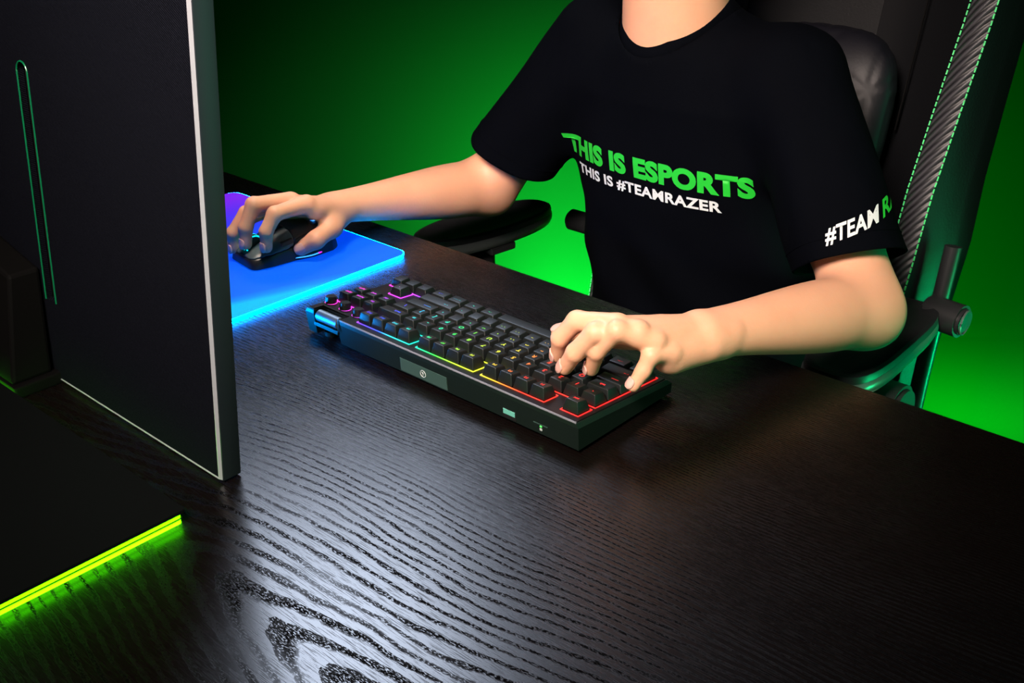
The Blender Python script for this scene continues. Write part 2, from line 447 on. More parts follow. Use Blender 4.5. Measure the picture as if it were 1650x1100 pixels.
# ------------------------------------------------------------------ desk
EDGE = 0.267
desk = empty('desk', (-0.15, -0.28, 0), 'black stained ash desk with cathedral wood grain, carrying keyboard and mouse pad', 'desk')
obj('tabletop', from_bm(box_bm((-1.25, -0.83, DESK - 0.03), (0.95, EDGE, DESK), 0.0015, 2)), M['desk'], desk)
for x in (-1.15, 0.85):
    for y in (-0.75, 0.15):
        obj('leg', from_bm(box_bm((x - 0.03, y - 0.03, 0.0), (x + 0.03, y + 0.03, DESK - 0.03), 0.003)), M['stand'], desk)

# ------------------------------------------------------------------ keyboard
U = 0.01905; TILT = math.radians(5)
def kp(u, v, h=0.0):          # u to the typist's right, v towards the typist, h above the deck
    return Vector((-u * U, v * U * math.cos(TILT) + h * math.sin(TILT), 0.770 - v * U * math.sin(TILT) + h * math.cos(TILT)))
kb = empty('keyboard', (-0.172, 0.055, DESK), 'black keyboard with rainbow-lit keys under the typing hand', 'keyboard')
u0, u1, v0, v1 = -0.32, 18.55, -0.52, 6.62
def kbox(ua, ub, va, vb, ha, hb, bev=0.0):
    return hexa([kp(ua, va, ha), kp(ub, va, ha), kp(ub, vb, ha), kp(ua, vb, ha), kp(ua, va, hb), kp(ub, va, hb), kp(ub, vb, hb), kp(ua, vb, hb)], bev)
zb = DESK + 0.004
# body: flat bottom just above the desk, sloping top; the volume roller sits in a notch in its rear edge
def body():
    def P(u, v, z): q = kp(u, v); return Vector((q.x, q.y, z))
    nu0, nu1, nv = 16.0, 18.0, 0.18
    bm = bmesh.new()
    outline = [(u0, v0), (nu0, v0), (nu0, nv), (nu1, nv), (nu1, v0), (u1, v0), (u1, v1), (u0, v1)]
    e = 0.30
    mid = []
    for (u, v) in outline:
        uu = u - e * 0.5 if u == u0 else (u + e * 0.5 if u == u1 else u); vv = v + e if v == v1 else v
        mid.append((uu, vv))
    top = [bm.verts.new(kp(u, v, 0)) for u, v in outline]
    md = [bm.verts.new(kp(u, v, -0.004)) for u, v in mid]
    bt = [bm.verts.new(P(u * 0.995 + 0.04, v + (0.10 if v == v0 else 0), zb)) for u, v in mid]
    n = len(outline)
    bm.faces.new(top); bm.faces.new(bt[::-1])
    for A, B in ((bt, md), (md, top)):
        for i in range(n): bm.faces.new((A[i], A[(i + 1) % n], B[(i + 1) % n], B[i]))
    bmesh.ops.recalc_face_normals(bm, faces=bm.faces[:])
    bmesh.ops.triangulate(bm, faces=[f for f in bm.faces if len(f.verts) > 4])
    return from_bm(bm)
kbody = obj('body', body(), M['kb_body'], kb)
# deck plate with the same notch
def plate(outline, h0, h1, bev=0.0003):
    bm = bmesh.new()
    lo = [bm.verts.new(kp(u, v, h0)) for u, v in outline]; hi = [bm.verts.new(kp(u, v, h1)) for u, v in outline]
    n = len(outline); bm.faces.new(lo[::-1]); bm.faces.new(hi)
    for i in range(n): bm.faces.new((lo[i], lo[(i + 1) % n], hi[(i + 1) % n], hi[i]))
    bmesh.ops.recalc_face_normals(bm, faces=bm.faces[:])
    if bev: bmesh.ops.bevel(bm, geom=[e for e in bm.edges if all(v in hi for v in e.verts)], offset=bev, segments=1, affect='EDGES')
    return from_bm(bm)
o_ = [(u0 + .05, v0 + .05), (15.95, v0 + .05), (15.95, .23), (18.05, .23), (18.05, v0 + .05), (u1 - .05, v0 + .05), (u1 - .05, v1 - .05), (u0 + .05, v1 - .05)]
obj('deck_plate', plate(o_, 0.0, 0.0011), M['kb_deck'], kb)
obj('edge_trim', from_bm(kbox(u0 + .02, 15.97, v0, v0 + .045, -0.0004, 0.0012)), M['kb_edge'], kb)
# rear face: maker's plate, port, power switch
def rear(x, z, off=0.0):      # a point on the rear face
    yb = kp(0, v0).y; zt = kp(0, v0).z - 0.004; fr = (zt - z) / (zt - zb)
    return Vector((x, yb + 0.10 * U * fr * 0.98 - off, z))
def rplate(x0, x1, z0, z1, t, bev=0.0004):
    return from_bm(hexa([rear(x0, z0, 0), rear(x1, z0, 0), rear(x1, z0, t), rear(x0, z0, t), rear(x0, z1, 0), rear(x1, z1, 0), rear(x1, z1, t), rear(x0, z1, t)], bev))
lp = obj('rear_plate', rplate(-0.213, -0.149, 0.7455, 0.7600, 0.0008), M['kb_plate'], kb)
# small round emblem engraved in the plate: ring with a curved mark in it
ring = [rear(-0.181 + 0.0036 * math.cos(a), 0.7528 + 0.0036 * math.sin(a), 0.0010) for a in [i / 24 * 2 * math.pi for i in range(24)]]
obj('emblem', from_bm(tube(ring, 0.00035, 6, closed=True)), M['legend_dim'], lp)
obj('emblem', from_bm(tube([rear(-0.1826, 0.7545, .001), rear(-0.181, 0.7530, .001), rear(-0.1800, 0.7548, .001), rear(-0.1812, 0.7508, .001)], 0.0004, 6)), M['legend_dim'], lp)
pt = obj('cable_port', rplate(-0.0790, -0.0630, 0.7450, 0.7550, 0.0004, 0.0003), M['dark'], kb)
obj('port_lining', rplate(-0.0780, -0.0640, 0.7492, 0.7545, 0.0008, 0.0003), M['kb_port'], pt)
sw = obj('power_switch', rplate(-0.042, -0.026, 0.7535, 0.7545, 0.0005, 0.0001), M['kb_plate'], kb)
obj('indicator_light', rplate(-0.0345, -0.0325, 0.7515, 0.7530, 0.0008, 0.0002), M['led'], sw)
obj('switch_symbol', rplate(-0.0350, -0.0322, 0.7478, 0.7500, 0.0005, 0.0001), M['legend_dim'], sw)
# volume roller in its notch
rl = obj('volume_roller', from_bm(cyl_bm(kp(16.12, -0.22, -0.006), kp(17.88, -0.22, -0.006), 0.0062, n=40, bevel=0.0008)), M['roller'], kb, smooth=40)
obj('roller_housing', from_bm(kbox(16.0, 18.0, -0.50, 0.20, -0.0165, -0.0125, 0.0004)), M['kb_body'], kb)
obj('roller_guard', from_bm(tube([kp(15.9, v0 - .02, -.012), kp(15.9, -.52, 0.001), kp(15.95, .22, .0014), kp(18.05, .22, .0014), kp(18.1, -.45, .001)], 0.0007, 6)), M['dark'], kb)
for (uu, vv) in ((18.2, 0.88), (16.95, 0.83), (15.75, 0.72)):
    b_ = obj('media_button', from_bm(cyl_bm(kp(uu, vv, 0.0), kp(uu, vv, 0.0085), 0.0062, 0.0058, n=32, bevel=0.0007)), M['knob'], kb, smooth=40)
    obj('light_ring', from_bm(tube([kp(uu, vv, 0.0014) + Vector((0.0066 * math.cos(a), 0.0066 * math.sin(a), 0)) for a in [i / 24 * 6.2832 for i in range(24)]], 0.00030, 6, closed=True)), M['underglow'], b_)
for (x, y) in ((-0.335, 0.005), (-0.01, 0.005), (-0.335, 0.11), (-0.01, 0.11)):
    obj('rubber_foot', from_bm(cyl_bm((x, y, DESK), (x, y, zb + 0.001), 0.007, n=20)), M['dark'], kb)

YN = 1.28; XN = 15.22
def clusters():
    m = [(0, 1, 0, 1), (2, 6, 0, 1), (6.5, 10.5, 0, 1), (11, 15, 0, 1), (0, 15, YN, YN + 5), (XN, XN + 3, YN, YN + 2), (XN, XN + 3, YN + 4, YN + 5)]
    m.append((XN + 1, XN + 2, YN + 3, YN + 4))
    return m
def outline_strip(c, r=0.00055, off=0.012):
    ua, ub, va, vb = c; ua -= off; ub += off; va -= off; vb += off; pts = []
    for (a, b) in (((ua, va), (ub, va)), ((ub, va), (ub, vb)), ((ub, vb), (ua, vb)), ((ua, vb), (ua, va))):
        for i in range(8): t = i / 8; pts.append(kp(a[0] + (b[0] - a[0]) * t, a[1] + (b[1] - a[1]) * t, 0.0014))
    return from_bm(tube(pts, r, 6, closed=True))
for c in clusters(): obj('underglow_strip', outline_strip(c), M['underglow'], kb)

# keycaps with their legends
rows = []
rows += [(i, 0, 1, t) for i, t in [(0, 'esc')] + [(2 + k, 'F%d' % (k + 1)) for k in range(4)] + [(6.5 + k, 'F%d' % (k + 5)) for k in range(4)] + [(11 + k, 'F%d' % (k + 9)) for k in range(4)]]
rows += [(k, YN, 1, t) for k, t in enumerate('` 1 2 3 4 5 6 7 8 9 0 - ='.split())] + [(13, YN, 2, 'back')]
rows += [(0, YN + 1, 1.5, 'tab')] + [(1.5 + k, YN + 1, 1, t) for k, t in enumerate('Q W E R T Y U I O P [ ]'.split())] + [(13.5, YN + 1, 1.5, '\\')]
rows += [(0, YN + 2, 1.75, 'caps')] + [(1.75 + k, YN + 2, 1, t) for k, t in enumerate("A S D F G H J K L ; '".split())] + [(12.75, YN + 2, 2.25, 'enter')]
rows += [(0, YN + 3, 2.25, 'shift')] + [(2.25 + k, YN + 3, 1, t) for k, t in enumerate('Z X C V B N M , . /'.split())] + [(12.25, YN + 3, 2.75, 'shift')]
rows += [(0, YN + 4, 1.25, 'ctrl'), (1.25, YN + 4, 1.25, 'win'), (2.5, YN + 4, 1.25, 'alt'), (3.75, YN + 4, 6.25, '__'), (10, YN + 4, 1.25, 'alt'), (11.25, YN + 4, 1.25, 'fn'), (12.5, YN + 4, 1.25, 'menu'), (13.75, YN + 4, 1.25, 'ctrl')]
rows += [(XN + k, YN, 1, t) for k, t in enumerate(('ins', 'home', 'pgup'))] + [(XN + k, YN + 1, 1, t) for k, t in enumerate(('del', 'end', 'pgdn'))]
rows += [(XN + 1, YN + 3, 1, '^')] + [(XN + k, YN + 4, 1, t) for k, t in enumerate('< v >'.split())]
HT = {0: 0.0125, 1: 0.0120, 2: 0.0112, 3: 0.0104, 4: 0.0104, 5: 0.0106}
SL = {0: 0.0006, 1: 0.0004, 2: 0.0, 3: -0.0004, 4: -0.0008, 5: -0.0006}
def keycap(u, v, wd, h, sl):
    g = 0.035; a, b, c, d = u + g, u + wd - g, v + g, v + 1 - g
    ti = 0.125; tb = 0.07; tf = 0.20
    pts = [kp(a, c, .0018), kp(b, c, .0018), kp(b, d, .0018), kp(a, d, .0018),
           kp(a + ti, c + tb, h + sl), kp(b - ti, c + tb, h + sl), kp(b - ti, d - tf, h - sl), kp(a + ti, d - tf, h - sl)]
    return from_bm(hexa(pts, 0.0009, 3))
txt_jobs = []
for (u, v, wd, t) in rows:
    r = 0 if v == 0 else int(round(v - YN)) + 1
    h = HT[r]; k = obj('keycap', keycap(u, v, wd, h, SL[r]), M['key'], kb, smooth=50)
    txt_jobs.append((t, u, v, wd, h, SL[r], k))

def text_mesh(s, size, bold=0.02, shear=0.0, spacing=1.0):
    cu = bpy.data.curves.new('t', 'FONT'); cu.body = s; cu.size = size; cu.offset = bold * size; cu.shear = shear
    cu.space_character = spacing; cu.align_x = 'CENTER'; cu.align_y = 'BOTTOM_BASELINE'; cu.resolution_u = 5
    o = bpy.data.objects.new('t', cu); COL.objects.link(o)
    return o
pend = [text_mesh(j[0], 0.0072 if len(j[0]) == 1 else 0.0046, 0.022) for j in txt_jobs]
bpy.context.view_layer.update(); dg = bpy.context.evaluated_depsgraph_get()
for o, (t, u, v, wd, h, sl, k) in zip(pend, txt_jobs):
    me = bpy.data.meshes.new_from_object(o.evaluated_get(dg))
    uc = u + (wd / 2 if wd < 1.3 or t == '__' else 0.72); vc = v + 0.62 if len(t) == 1 else v + 0.50
    if r == 0: vc = v + 0.45
    # legends read from the typist's side
    for vt in me.vertices:
        x, y = vt.co.x, vt.co.y
        hh = h + sl * (0.3) + 0.00012
        p = kp(uc + x / U, vc - y / U, hh); vt.co = p
    me.materials.clear()
    obj('legend', me, M['legend'], k)
    cu = o.data; bpy.data.objects.remove(o); bpy.data.curves.remove(cu)

# ------------------------------------------------------------------ lit mouse pad
def rounded_rect(x0, x1, y0, y1, r, n=8):
    P = []
    for cx, cy, a0 in ((x1 - r, y1 - r, 0), (x0 + r, y1 - r, 90), (x0 + r, y0 + r, 180), (x1 - r, y0 + r, 270)):
        for i in range(n + 1):
            a = math.radians(a0 + 90 * i / n); P.append((cx + r * math.cos(a), cy + r * math.sin(a)))
    return P
def slab(P, z0, z1, bev=0.0):
    bm = bmesh.new(); lo = [bm.verts.new((x, y, z0)) for x, y in P]; hi = [bm.verts.new((x, y, z1)) for x, y in P]; n = len(P)
    bm.faces.new(lo[::-1]); bm.faces.new(hi)
    for i in range(n): bm.faces.new((lo[i], lo[(i + 1) % n], hi[(i + 1) % n], hi[i]))
    if bev: bmesh.ops.bevel(bm, geom=[e for e in bm.edges if all(v in hi for v in e.verts)], offset=bev, segments=2, affect='EDGES')
    return from_bm(bm)
pad = empty('mouse_pad', (-0.436, 0.07, DESK), 'glowing blue and violet mouse pad under the mouse', 'mouse pad')
PX0, PX1, PY0, PY1 = -0.800, -0.436, -0.070, 0.214
obj('desk_spill_glow', slab(rounded_rect(PX0 + .0012, PX1 - .0012, PY0 + .0012, PY1 - .0012, .014), DESK, DESK + .0020), M['glow_cyan'], pad)  # glowing slab below the seam, stands in for cyan light spilt on the desk
obj('seam', slab(rounded_rect(PX0, PX1, PY0, PY1, .015), DESK + .0020, DESK + .0029), M['mat_line'], pad)
obj('glow_edge', slab(rounded_rect(PX0 + .0004, PX1 - .0004, PY0 + .0004, PY1 - .0004, .015), DESK + .0029, DESK + .0045), M['glow_cyan'], pad)
obj('surface', slab(rounded_rect(PX0 + .0016, PX1 - .0016, PY0 + .0016, PY1 - .0016, .014), DESK + .0042, DESK + .0050, .0004), M['pad'], pad)
PADZ = DESK + 0.0050

# ------------------------------------------------------------------ black mat with the yellow-green edge, behind the monitor
bmat = empty('gaming_mat', (-0.45, -0.55, DESK), 'black hard-topped mat with glowing yellow-green edge, lying beside the woven back of the monitor', 'mat')
BX0, BX1, BY0, BY1 = -0.78, -0.158, -0.80, -0.287
obj('desk_spill_glow', slab(rounded_rect(BX0 + .004, BX1 - .0020, BY0 + .004, BY1 - .003, .003), DESK, DESK + .0042), M['glow_yellow'], bmat)  # emissive slab imitating the yellow-green spill on the desk below the seam
obj('seam', slab(rounded_rect(BX0 + .002, BX1 - .0014, BY0 + .002, BY1 - .002, .003), DESK + .0042, DESK + .0051), M['mat_line'], bmat)
obj('glow_edge', slab(rounded_rect(BX0 + .003, BX1 - .0020, BY0 + .003, BY1 - .003, .003), DESK + .0051, DESK + .0095), M['glow_yellow'], bmat)
obj('top_plate', slab(rounded_rect(BX0, BX1, BY0, BY1, .003), DESK + .0095, DESK + .0125, .0006), M['mat_black'], bmat)

# ------------------------------------------------------------------ monitor, seen from behind
mon = empty('monitor', (-0.49, -0.23, DESK), 'large monitor seen from behind, woven dark back panel and grey metal frame', 'monitor')
LEAN = 0.027 / 0.38
def mp(x, d, z): return Vector((x, -0.240 + d + LEAN * (z - DESK), z))     # d: depth from the rear face towards the typist
def mbox(x0, x1, d0, d1, z0, z1, bev=0.0):
    return hexa([mp(x0, d0, z0), mp(x1, d0, z0), mp(x1, d1, z0), mp(x0, d1, z0), mp(x0, d0, z1), mp(x1, d0, z1), mp(x1, d1, z1), mp(x0, d1, z1)], bev)
MX0, MX1, MZ0, MZ1 = -0.798, -0.182, DESK + 0.002, DESK + 0.41
T = 0.0205
fr = bmesh.new()
for b in (mbox(MX1 - .010, MX1, 0.003, T, MZ0, MZ1, .0010), mbox(MX0, MX0 + .010, 0.003, T, MZ0, MZ1, .0010), mbox(MX0 + .010, MX1 - .010, 0.003, T, MZ0, MZ0 + .010, .0010), mbox(MX0 + .010, MX1 - .010, 0.003, T, MZ1 - .010, MZ1, .0010)):
    me = from_bm(b); fr.from_mesh(me); bpy.data.meshes.remove(me)
frame = obj('frame', from_bm(fr), M['mon_frame'], mon, smooth=35)
# chamfered polished rear lip
def lip():
    bm = bmesh.new()
    def ringv(i, d): return [bm.verts.new(mp(x, d, z)) for x, z in ((MX0 + i, MZ0 + i), (MX1 - i, MZ0 + i), (MX1 - i, MZ1 - i), (MX0 + i, MZ1 - i))]
    A = ringv(0.0002, 0.0045); B = ringv(0.0024, 0.0004); Cc = ringv(0.0030, 0.0004); Dd = ringv(0.0040, 0.006)
    for a, b in ((A, B), (B, Cc), (Cc, Dd)):
        for i in range(4): bm.faces.new((a[i], a[(i + 1) % 4], b[(i + 1) % 4], b[i]))
    bmesh.ops.recalc_face_normals(bm, faces=bm.faces[:]); return from_bm(bm)
obj('rear_lip', lip(), M['mon_chamfer'], frame)
# woven back panel with the long round-ended cable slot cut in it
SX, SW, SZ0, SZ1 = -0.445, 0.0095, DESK + 0.085, DESK + 0.295
def panel():
    bm = bmesh.new()
    outer = [(MX0 + .0034, MZ0 + .0034), (MX1 - .0034, MZ0 + .0034), (MX1 - .0034, MZ1 - .0034), (MX0 + .0034, MZ1 - .0034)]
    slot = [(SX - SW, SZ0), (SX + SW, SZ0)] + [(SX + SW * math.cos(a), SZ1 + SW * math.sin(a)) for a in [math.pi * i / 12 for i in range(13)]]
    vo = [bm.verts.new((x, 0, z)) for x, z in outer]; vi = [bm.verts.new((x, 0, z)) for x, z in slot]
    es = [bm.edges.new((vo[i], vo[(i + 1) % 4])) for i in range(4)] + [bm.edges.new((vi[i], vi[(i + 1) % len(vi)])) for i in range(len(vi))]
    bmesh.ops.triangle_fill(bm, use_beauty=True, use_dissolve=False, edges=es)
    kill = [f for f in bm.faces if abs(f.calc_center_median().x - SX) < SW * .98 and SZ0 < f.calc_center_median().z < SZ1 + SW * .8 and all(v in vi for v in f.verts)]
    bmesh.ops.delete(bm, geom=kill, context='FACES')
    ext = bmesh.ops.extrude_face_region(bm, geom=bm.faces[:])
    for v in [g for g in ext['geom'] if isinstance(g, bmesh.types.BMVert)]: v.co.y = 0.006
    for v in bm.verts: v.co = mp(v.co.x, 0.0012 + v.co.y, v.co.z)
    bmesh.ops.recalc_face_normals(bm, faces=bm.faces[:]); return from_bm(bm)
bp = obj('back_panel', panel(), M['mon_fabric'], mon)
obj('slot_recess', from_bm(mbox(SX - SW - .002, SX + SW + .002, .0085, .010, SZ0 - .002, SZ1 + SW + .002)), M['dark'], bp)
rim = [mp(SX - SW, .0008, SZ0)] + [mp(SX - SW, .0008, SZ0 + (SZ1 - SZ0) * i / 6) for i in range(1, 6)] + [mp(SX - SW * math.cos(a), .0008, SZ1 + SW * math.sin(a)) for a in [math.pi * i / 14 for i in range(15)]] + [mp(SX + SW, .0008, SZ1 - (SZ1 - SZ0) * i / 6) for i in range(1, 7)]
obj('slot_rim', from_bm(tube(rim, 0.0008, 8)), M['slot_rim'], bp, label='green rim round the cable slot')
obj('screen', from_bm(mbox(MX0 + .010, MX1 - .010, .0100, T - .001, MZ0 + .010, MZ1 - .010)), M['mon_screen'], mon)
st = obj('stand_arm', from_bm(hexa([(-.70, -.282, DESK + .012), (-.452, -.282, DESK + .012), (-.452, -.243, DESK + .012), (-.70, -.243, DESK + .012),
                                    (-.66, -.262, DESK + .155), (-.458, -.262, DESK + .115), (-.458, -.2325, DESK + .115), (-.66, -.2295, DESK + .155)], .003)), M['stand'], mon)
obj('stand_foot', from_bm(box_bm((-.72, -.284, DESK), (-.445, -.2, DESK + .012), .002)), M['stand'], mon)

# ------------------------------------------------------------------ mouse
MA = math.radians(8)       # nose swung slightly
mc = V(-0.548, 0.112, PADZ)
mf = V(-math.sin(MA) * -1 * -1, -math.cos(MA), 0)   # forward
mr = V(-mf[1], mf[0], 0)                            # towards +X side
mouse = empty('computer_mouse', tuple(mc), 'black gaming mouse with cyan-lit wheel under the right hand', 'mouse')
def mloc(P):
    q = P - mc; return np.stack([q @ mr, q @ mf, q[:, 2]], 1)
def shell(P, g=0.0):
    q = mloc(P); x, y, z = q.T
    tt = np.clip((y + 0.062) / 0.124, 0, 1)
    hw = np.interp(tt, [0, .12, .35, .55, .8, 1], [.022, .0315, .0345, .0305, .0320, .0300])
    ht = np.interp(tt, [0, .1, .3, .45, .65, .85, 1], [.014, .029, .0395, .0400, .0330, .0225, .0160])
    cx = np.interp(tt, [0, .5, 1], [0, .002, 0])
    top = ht * (1 - 0.30 * (np.abs((x - cx) / hw)) ** 2.6)
    side = np.abs(x - cx) - hw * (1.0 - 0.10 * (z / .03))
    d = smin_max(z - top, side, .010)
    d = smin_max(d, np.abs(y) - 0.0625, .010)
    d = np.maximum(d, 0.0008 - z)
    # thumb hollow on the +X side
    d = np.maximum(d, -(np.sqrt(((x - .050) / 1) ** 2 + ((y + .010) / 2.0) ** 2 + ((z - .022) / .8) ** 2) - .024))
    return d * 0.8 - g
def smin_max(a, b, k): return -smin(-a, -b, k)
LO = mc - .085; HI = mc + .085
LO[2] = PADZ - .004; HI[2] = PADZ + .055
def zone(P):      # the two main buttons: top front part of the shell
    q = mloc(P); return np.maximum(np.maximum(0.004 - q[:, 1], (0.0125 + (0.0625 - q[:, 1]) * 0.10) - q[:, 2]), 0 * q[:, 0] - 1)
obj('shell', surf_mesh(lambda P: np.maximum(shell(P, 0), -zone(P)), LO, HI, .0011), M['mouse'], mouse, smooth=180)
obj('button', surf_mesh(lambda P: np.maximum(np.maximum(shell(P, .0004), zone(P) + .0004), .0052 - mloc(P)[:, 0]), LO, HI, .0011), M['mouse_button'], mouse, smooth=180)
obj('button', surf_mesh(lambda P: np.maximum(np.maximum(shell(P, .0004), zone(P) + .0004), .0052 + mloc(P)[:, 0]), LO, HI, .0011), M['mouse_button'], mouse, smooth=180)
def mw(x, y, z): return Vector(mc + mr * x + mf * y + V(0, 0, z))
obj('spine', from_bm(hexa([mw(-.0046, .004, .010), mw(.0046, .004, .010), mw(.0046, .059, .008), mw(-.0046, .059, .008), mw(-.0046, .004, .0345), mw(.0046, .004, .0345), mw(.0046, .059, .0145), mw(-.0046, .059, .0145)], .001)), M['dark'], mouse)
wh = obj('scroll_wheel', from_bm(cyl_bm(mw(-.0038, .044, .0225), mw(.0038, .044, .0225), .0120, n=40, bevel=.0012)), M['knob'], mouse, smooth=40)
for sx in (-.0042, .0042):
    obj('light_ring', from_bm(tube([mw(sx, .044 + .0114 * math.cos(a), .0225 + .0114 * math.sin(a)) for a in [i / 32 * 6.2832 for i in range(32)]], .0008, 8, closed=True)), M['glow_wheel'], wh)
for yy in (-.006, .014):
    obj('side_button', from_bm(hexa([mw(.0250, yy - .008, .0255), mw(.0310, yy - .008, .0235), mw(.0305, yy + .008, .0215), mw(.0245, yy + .008, .0235), mw(.0235, yy - .008, .0300), mw(.0290, yy - .008, .0290), mw(.0285, yy + .008, .0262), mw(.0230, yy + .008, .0275)], .0012)), M['mouse_rubber'], mouse)
arc = [mw(.0285 + .0075 * math.sin(math.pi * i / 16), -.040 + .052 * i / 16, .0042) for i in range(17)]
obj('thumb_rest', from_bm(tube([p + Vector((-.003, 0, -.0012)) for p in arc], .0042, 10, rv=.0018)), M['mouse'], mouse, smooth=180)
obj('side_light', from_bm(tube(arc[5:], .0008, 8)), M['glow_mouse'], mouse)
obj('side_light', from_bm(tube(arc[:6], .0011, 8)), M['glow_magenta'], mouse, label='magenta end of the side light')
obj('logo', from_bm(tube([mw(.006 * math.cos(a), -.040 + .006 * math.sin(a), .0352 - .06*abs(.006*math.sin(a))) for a in [i / 20 * 6.2832 for i in range(20)]], .0006, 6, closed=True)), M['glow_mouse'], mouse)

# ------------------------------------------------------------------ the person
LH = {'t_tip': (-0.0940, 0.0905, 0.7880), 't_ip': (-0.0700, 0.0890, 0.8005), 't_mcp': (-0.0340, 0.0930, 0.8060), 't_cmc': (0.0050, 0.1200, 0.8060),
      'i_tip': (-0.0660, 0.0528, 0.7880), 'i_dip': (-0.0575, 0.0450, 0.8110), 'i_pip': (-0.0430, 0.0500, 0.8310), 'i_mcp': (-0.0030, 0.0560, 0.8370),
      'm_tip': (-0.0460, 0.0385, 0.7880), 'm_dip': (-0.0320, 0.0350, 0.8090), 'm_pip': (-0.0150, 0.0405, 0.8320), 'm_mcp': (0.0135, 0.0630, 0.8330),
      'r_tip': (-0.0264, 0.0519, 0.7880), 'r_dip': (-0.0145, 0.0430, 0.8130), 'r_pip': (0.0031, 0.0468, 0.8375), 'r_mcp': (0.0245, 0.0740, 0.8240),
      'p_tip': (0.0198, 0.0518, 0.7878), 'p_dip': (0.0245, 0.0590, 0.8010), 'p_pip': (0.0275, 0.0650, 0.8150), 'p_mcp': (0.0340, 0.0860, 0.8125),
      'h1': (0.0370, 0.1180, 0.8035), 'h2': (0.0255, 0.0920, 0.8010), 'wr': (0.0368, 0.1410, 0.8110), 'el': (0.0840, 0.3720, 0.7710), 'sh': (-0.080, 0.480, 0.965)}
RH = {'t_tip': (-0.5180, 0.1110, 0.7590), 't_ip': (-0.5040, 0.1240, 0.7700), 't_mcp': (-0.5100, 0.1530, 0.7760), 't_cmc': (-0.5300, 0.1800, 0.7760),
      'i_tip': (-0.5236, 0.0659, 0.7721), 'i_dip': (-0.5234, 0.0670, 0.7909), 'i_pip': (-0.5221, 0.0809, 0.8101), 'i_mcp': (-0.5196, 0.1264, 0.8119),
      'm_tip': (-0.5510, 0.0562, 0.7721), 'm_dip': (-0.5510, 0.0583, 0.7921), 'm_pip': (-0.5479, 0.0706, 0.8185), 'm_mcp': (-0.5402, 0.1190, 0.8126),
      'r_tip': (-0.5760, 0.0560, 0.7600), 'r_dip': (-0.5760, 0.0560, 0.7796), 'r_pip': (-0.5700, 0.0740, 0.8019), 'r_mcp': (-0.5585, 0.1174, 0.8060),
      'p_tip': (-0.5990, 0.0688, 0.7560), 'p_dip': (-0.5951, 0.0756, 0.7700), 'p_pip': (-0.5892, 0.0897, 0.7860), 'p_mcp': (-0.5748, 0.1218, 0.7960),
      'wr': (-0.5440, 0.1920, 0.7850), 'el': (-0.5200, 0.4480, 0.7560), 'sh': (-0.350, 0.475, 0.975)}
RAD = {'t': (.0125, .0108, .0102, .0085), 'i': (.0108, .0092, .0080, .0070), 'm': (.0110, .0094, .0082, .0072), 'r': (.0105, .0089, .0077, .0068), 'p': (.0095, .0080, .0068, .0060)}
_t = np.linspace(-.2, 1.2, 60)
def _sm(xs, ys):
    y = np.interp(_t, xs, ys)
    for _ in range(6): y = np.convolve(np.pad(y, 2, mode='edge'), np.ones(5) / 5, mode='valid')
    return y
TT = _t
AA = _sm([-.2, 0, .15, .32, .55, .8, 1.0, 1.2], [.85, .92, 1.0, .99, .86, .68, .62, .56])
BB = _sm([-.2, 0, .15, .32, .55, .8, 1.0, 1.2], [.85, .90, .96, .92, .76, .58, .48, .40])
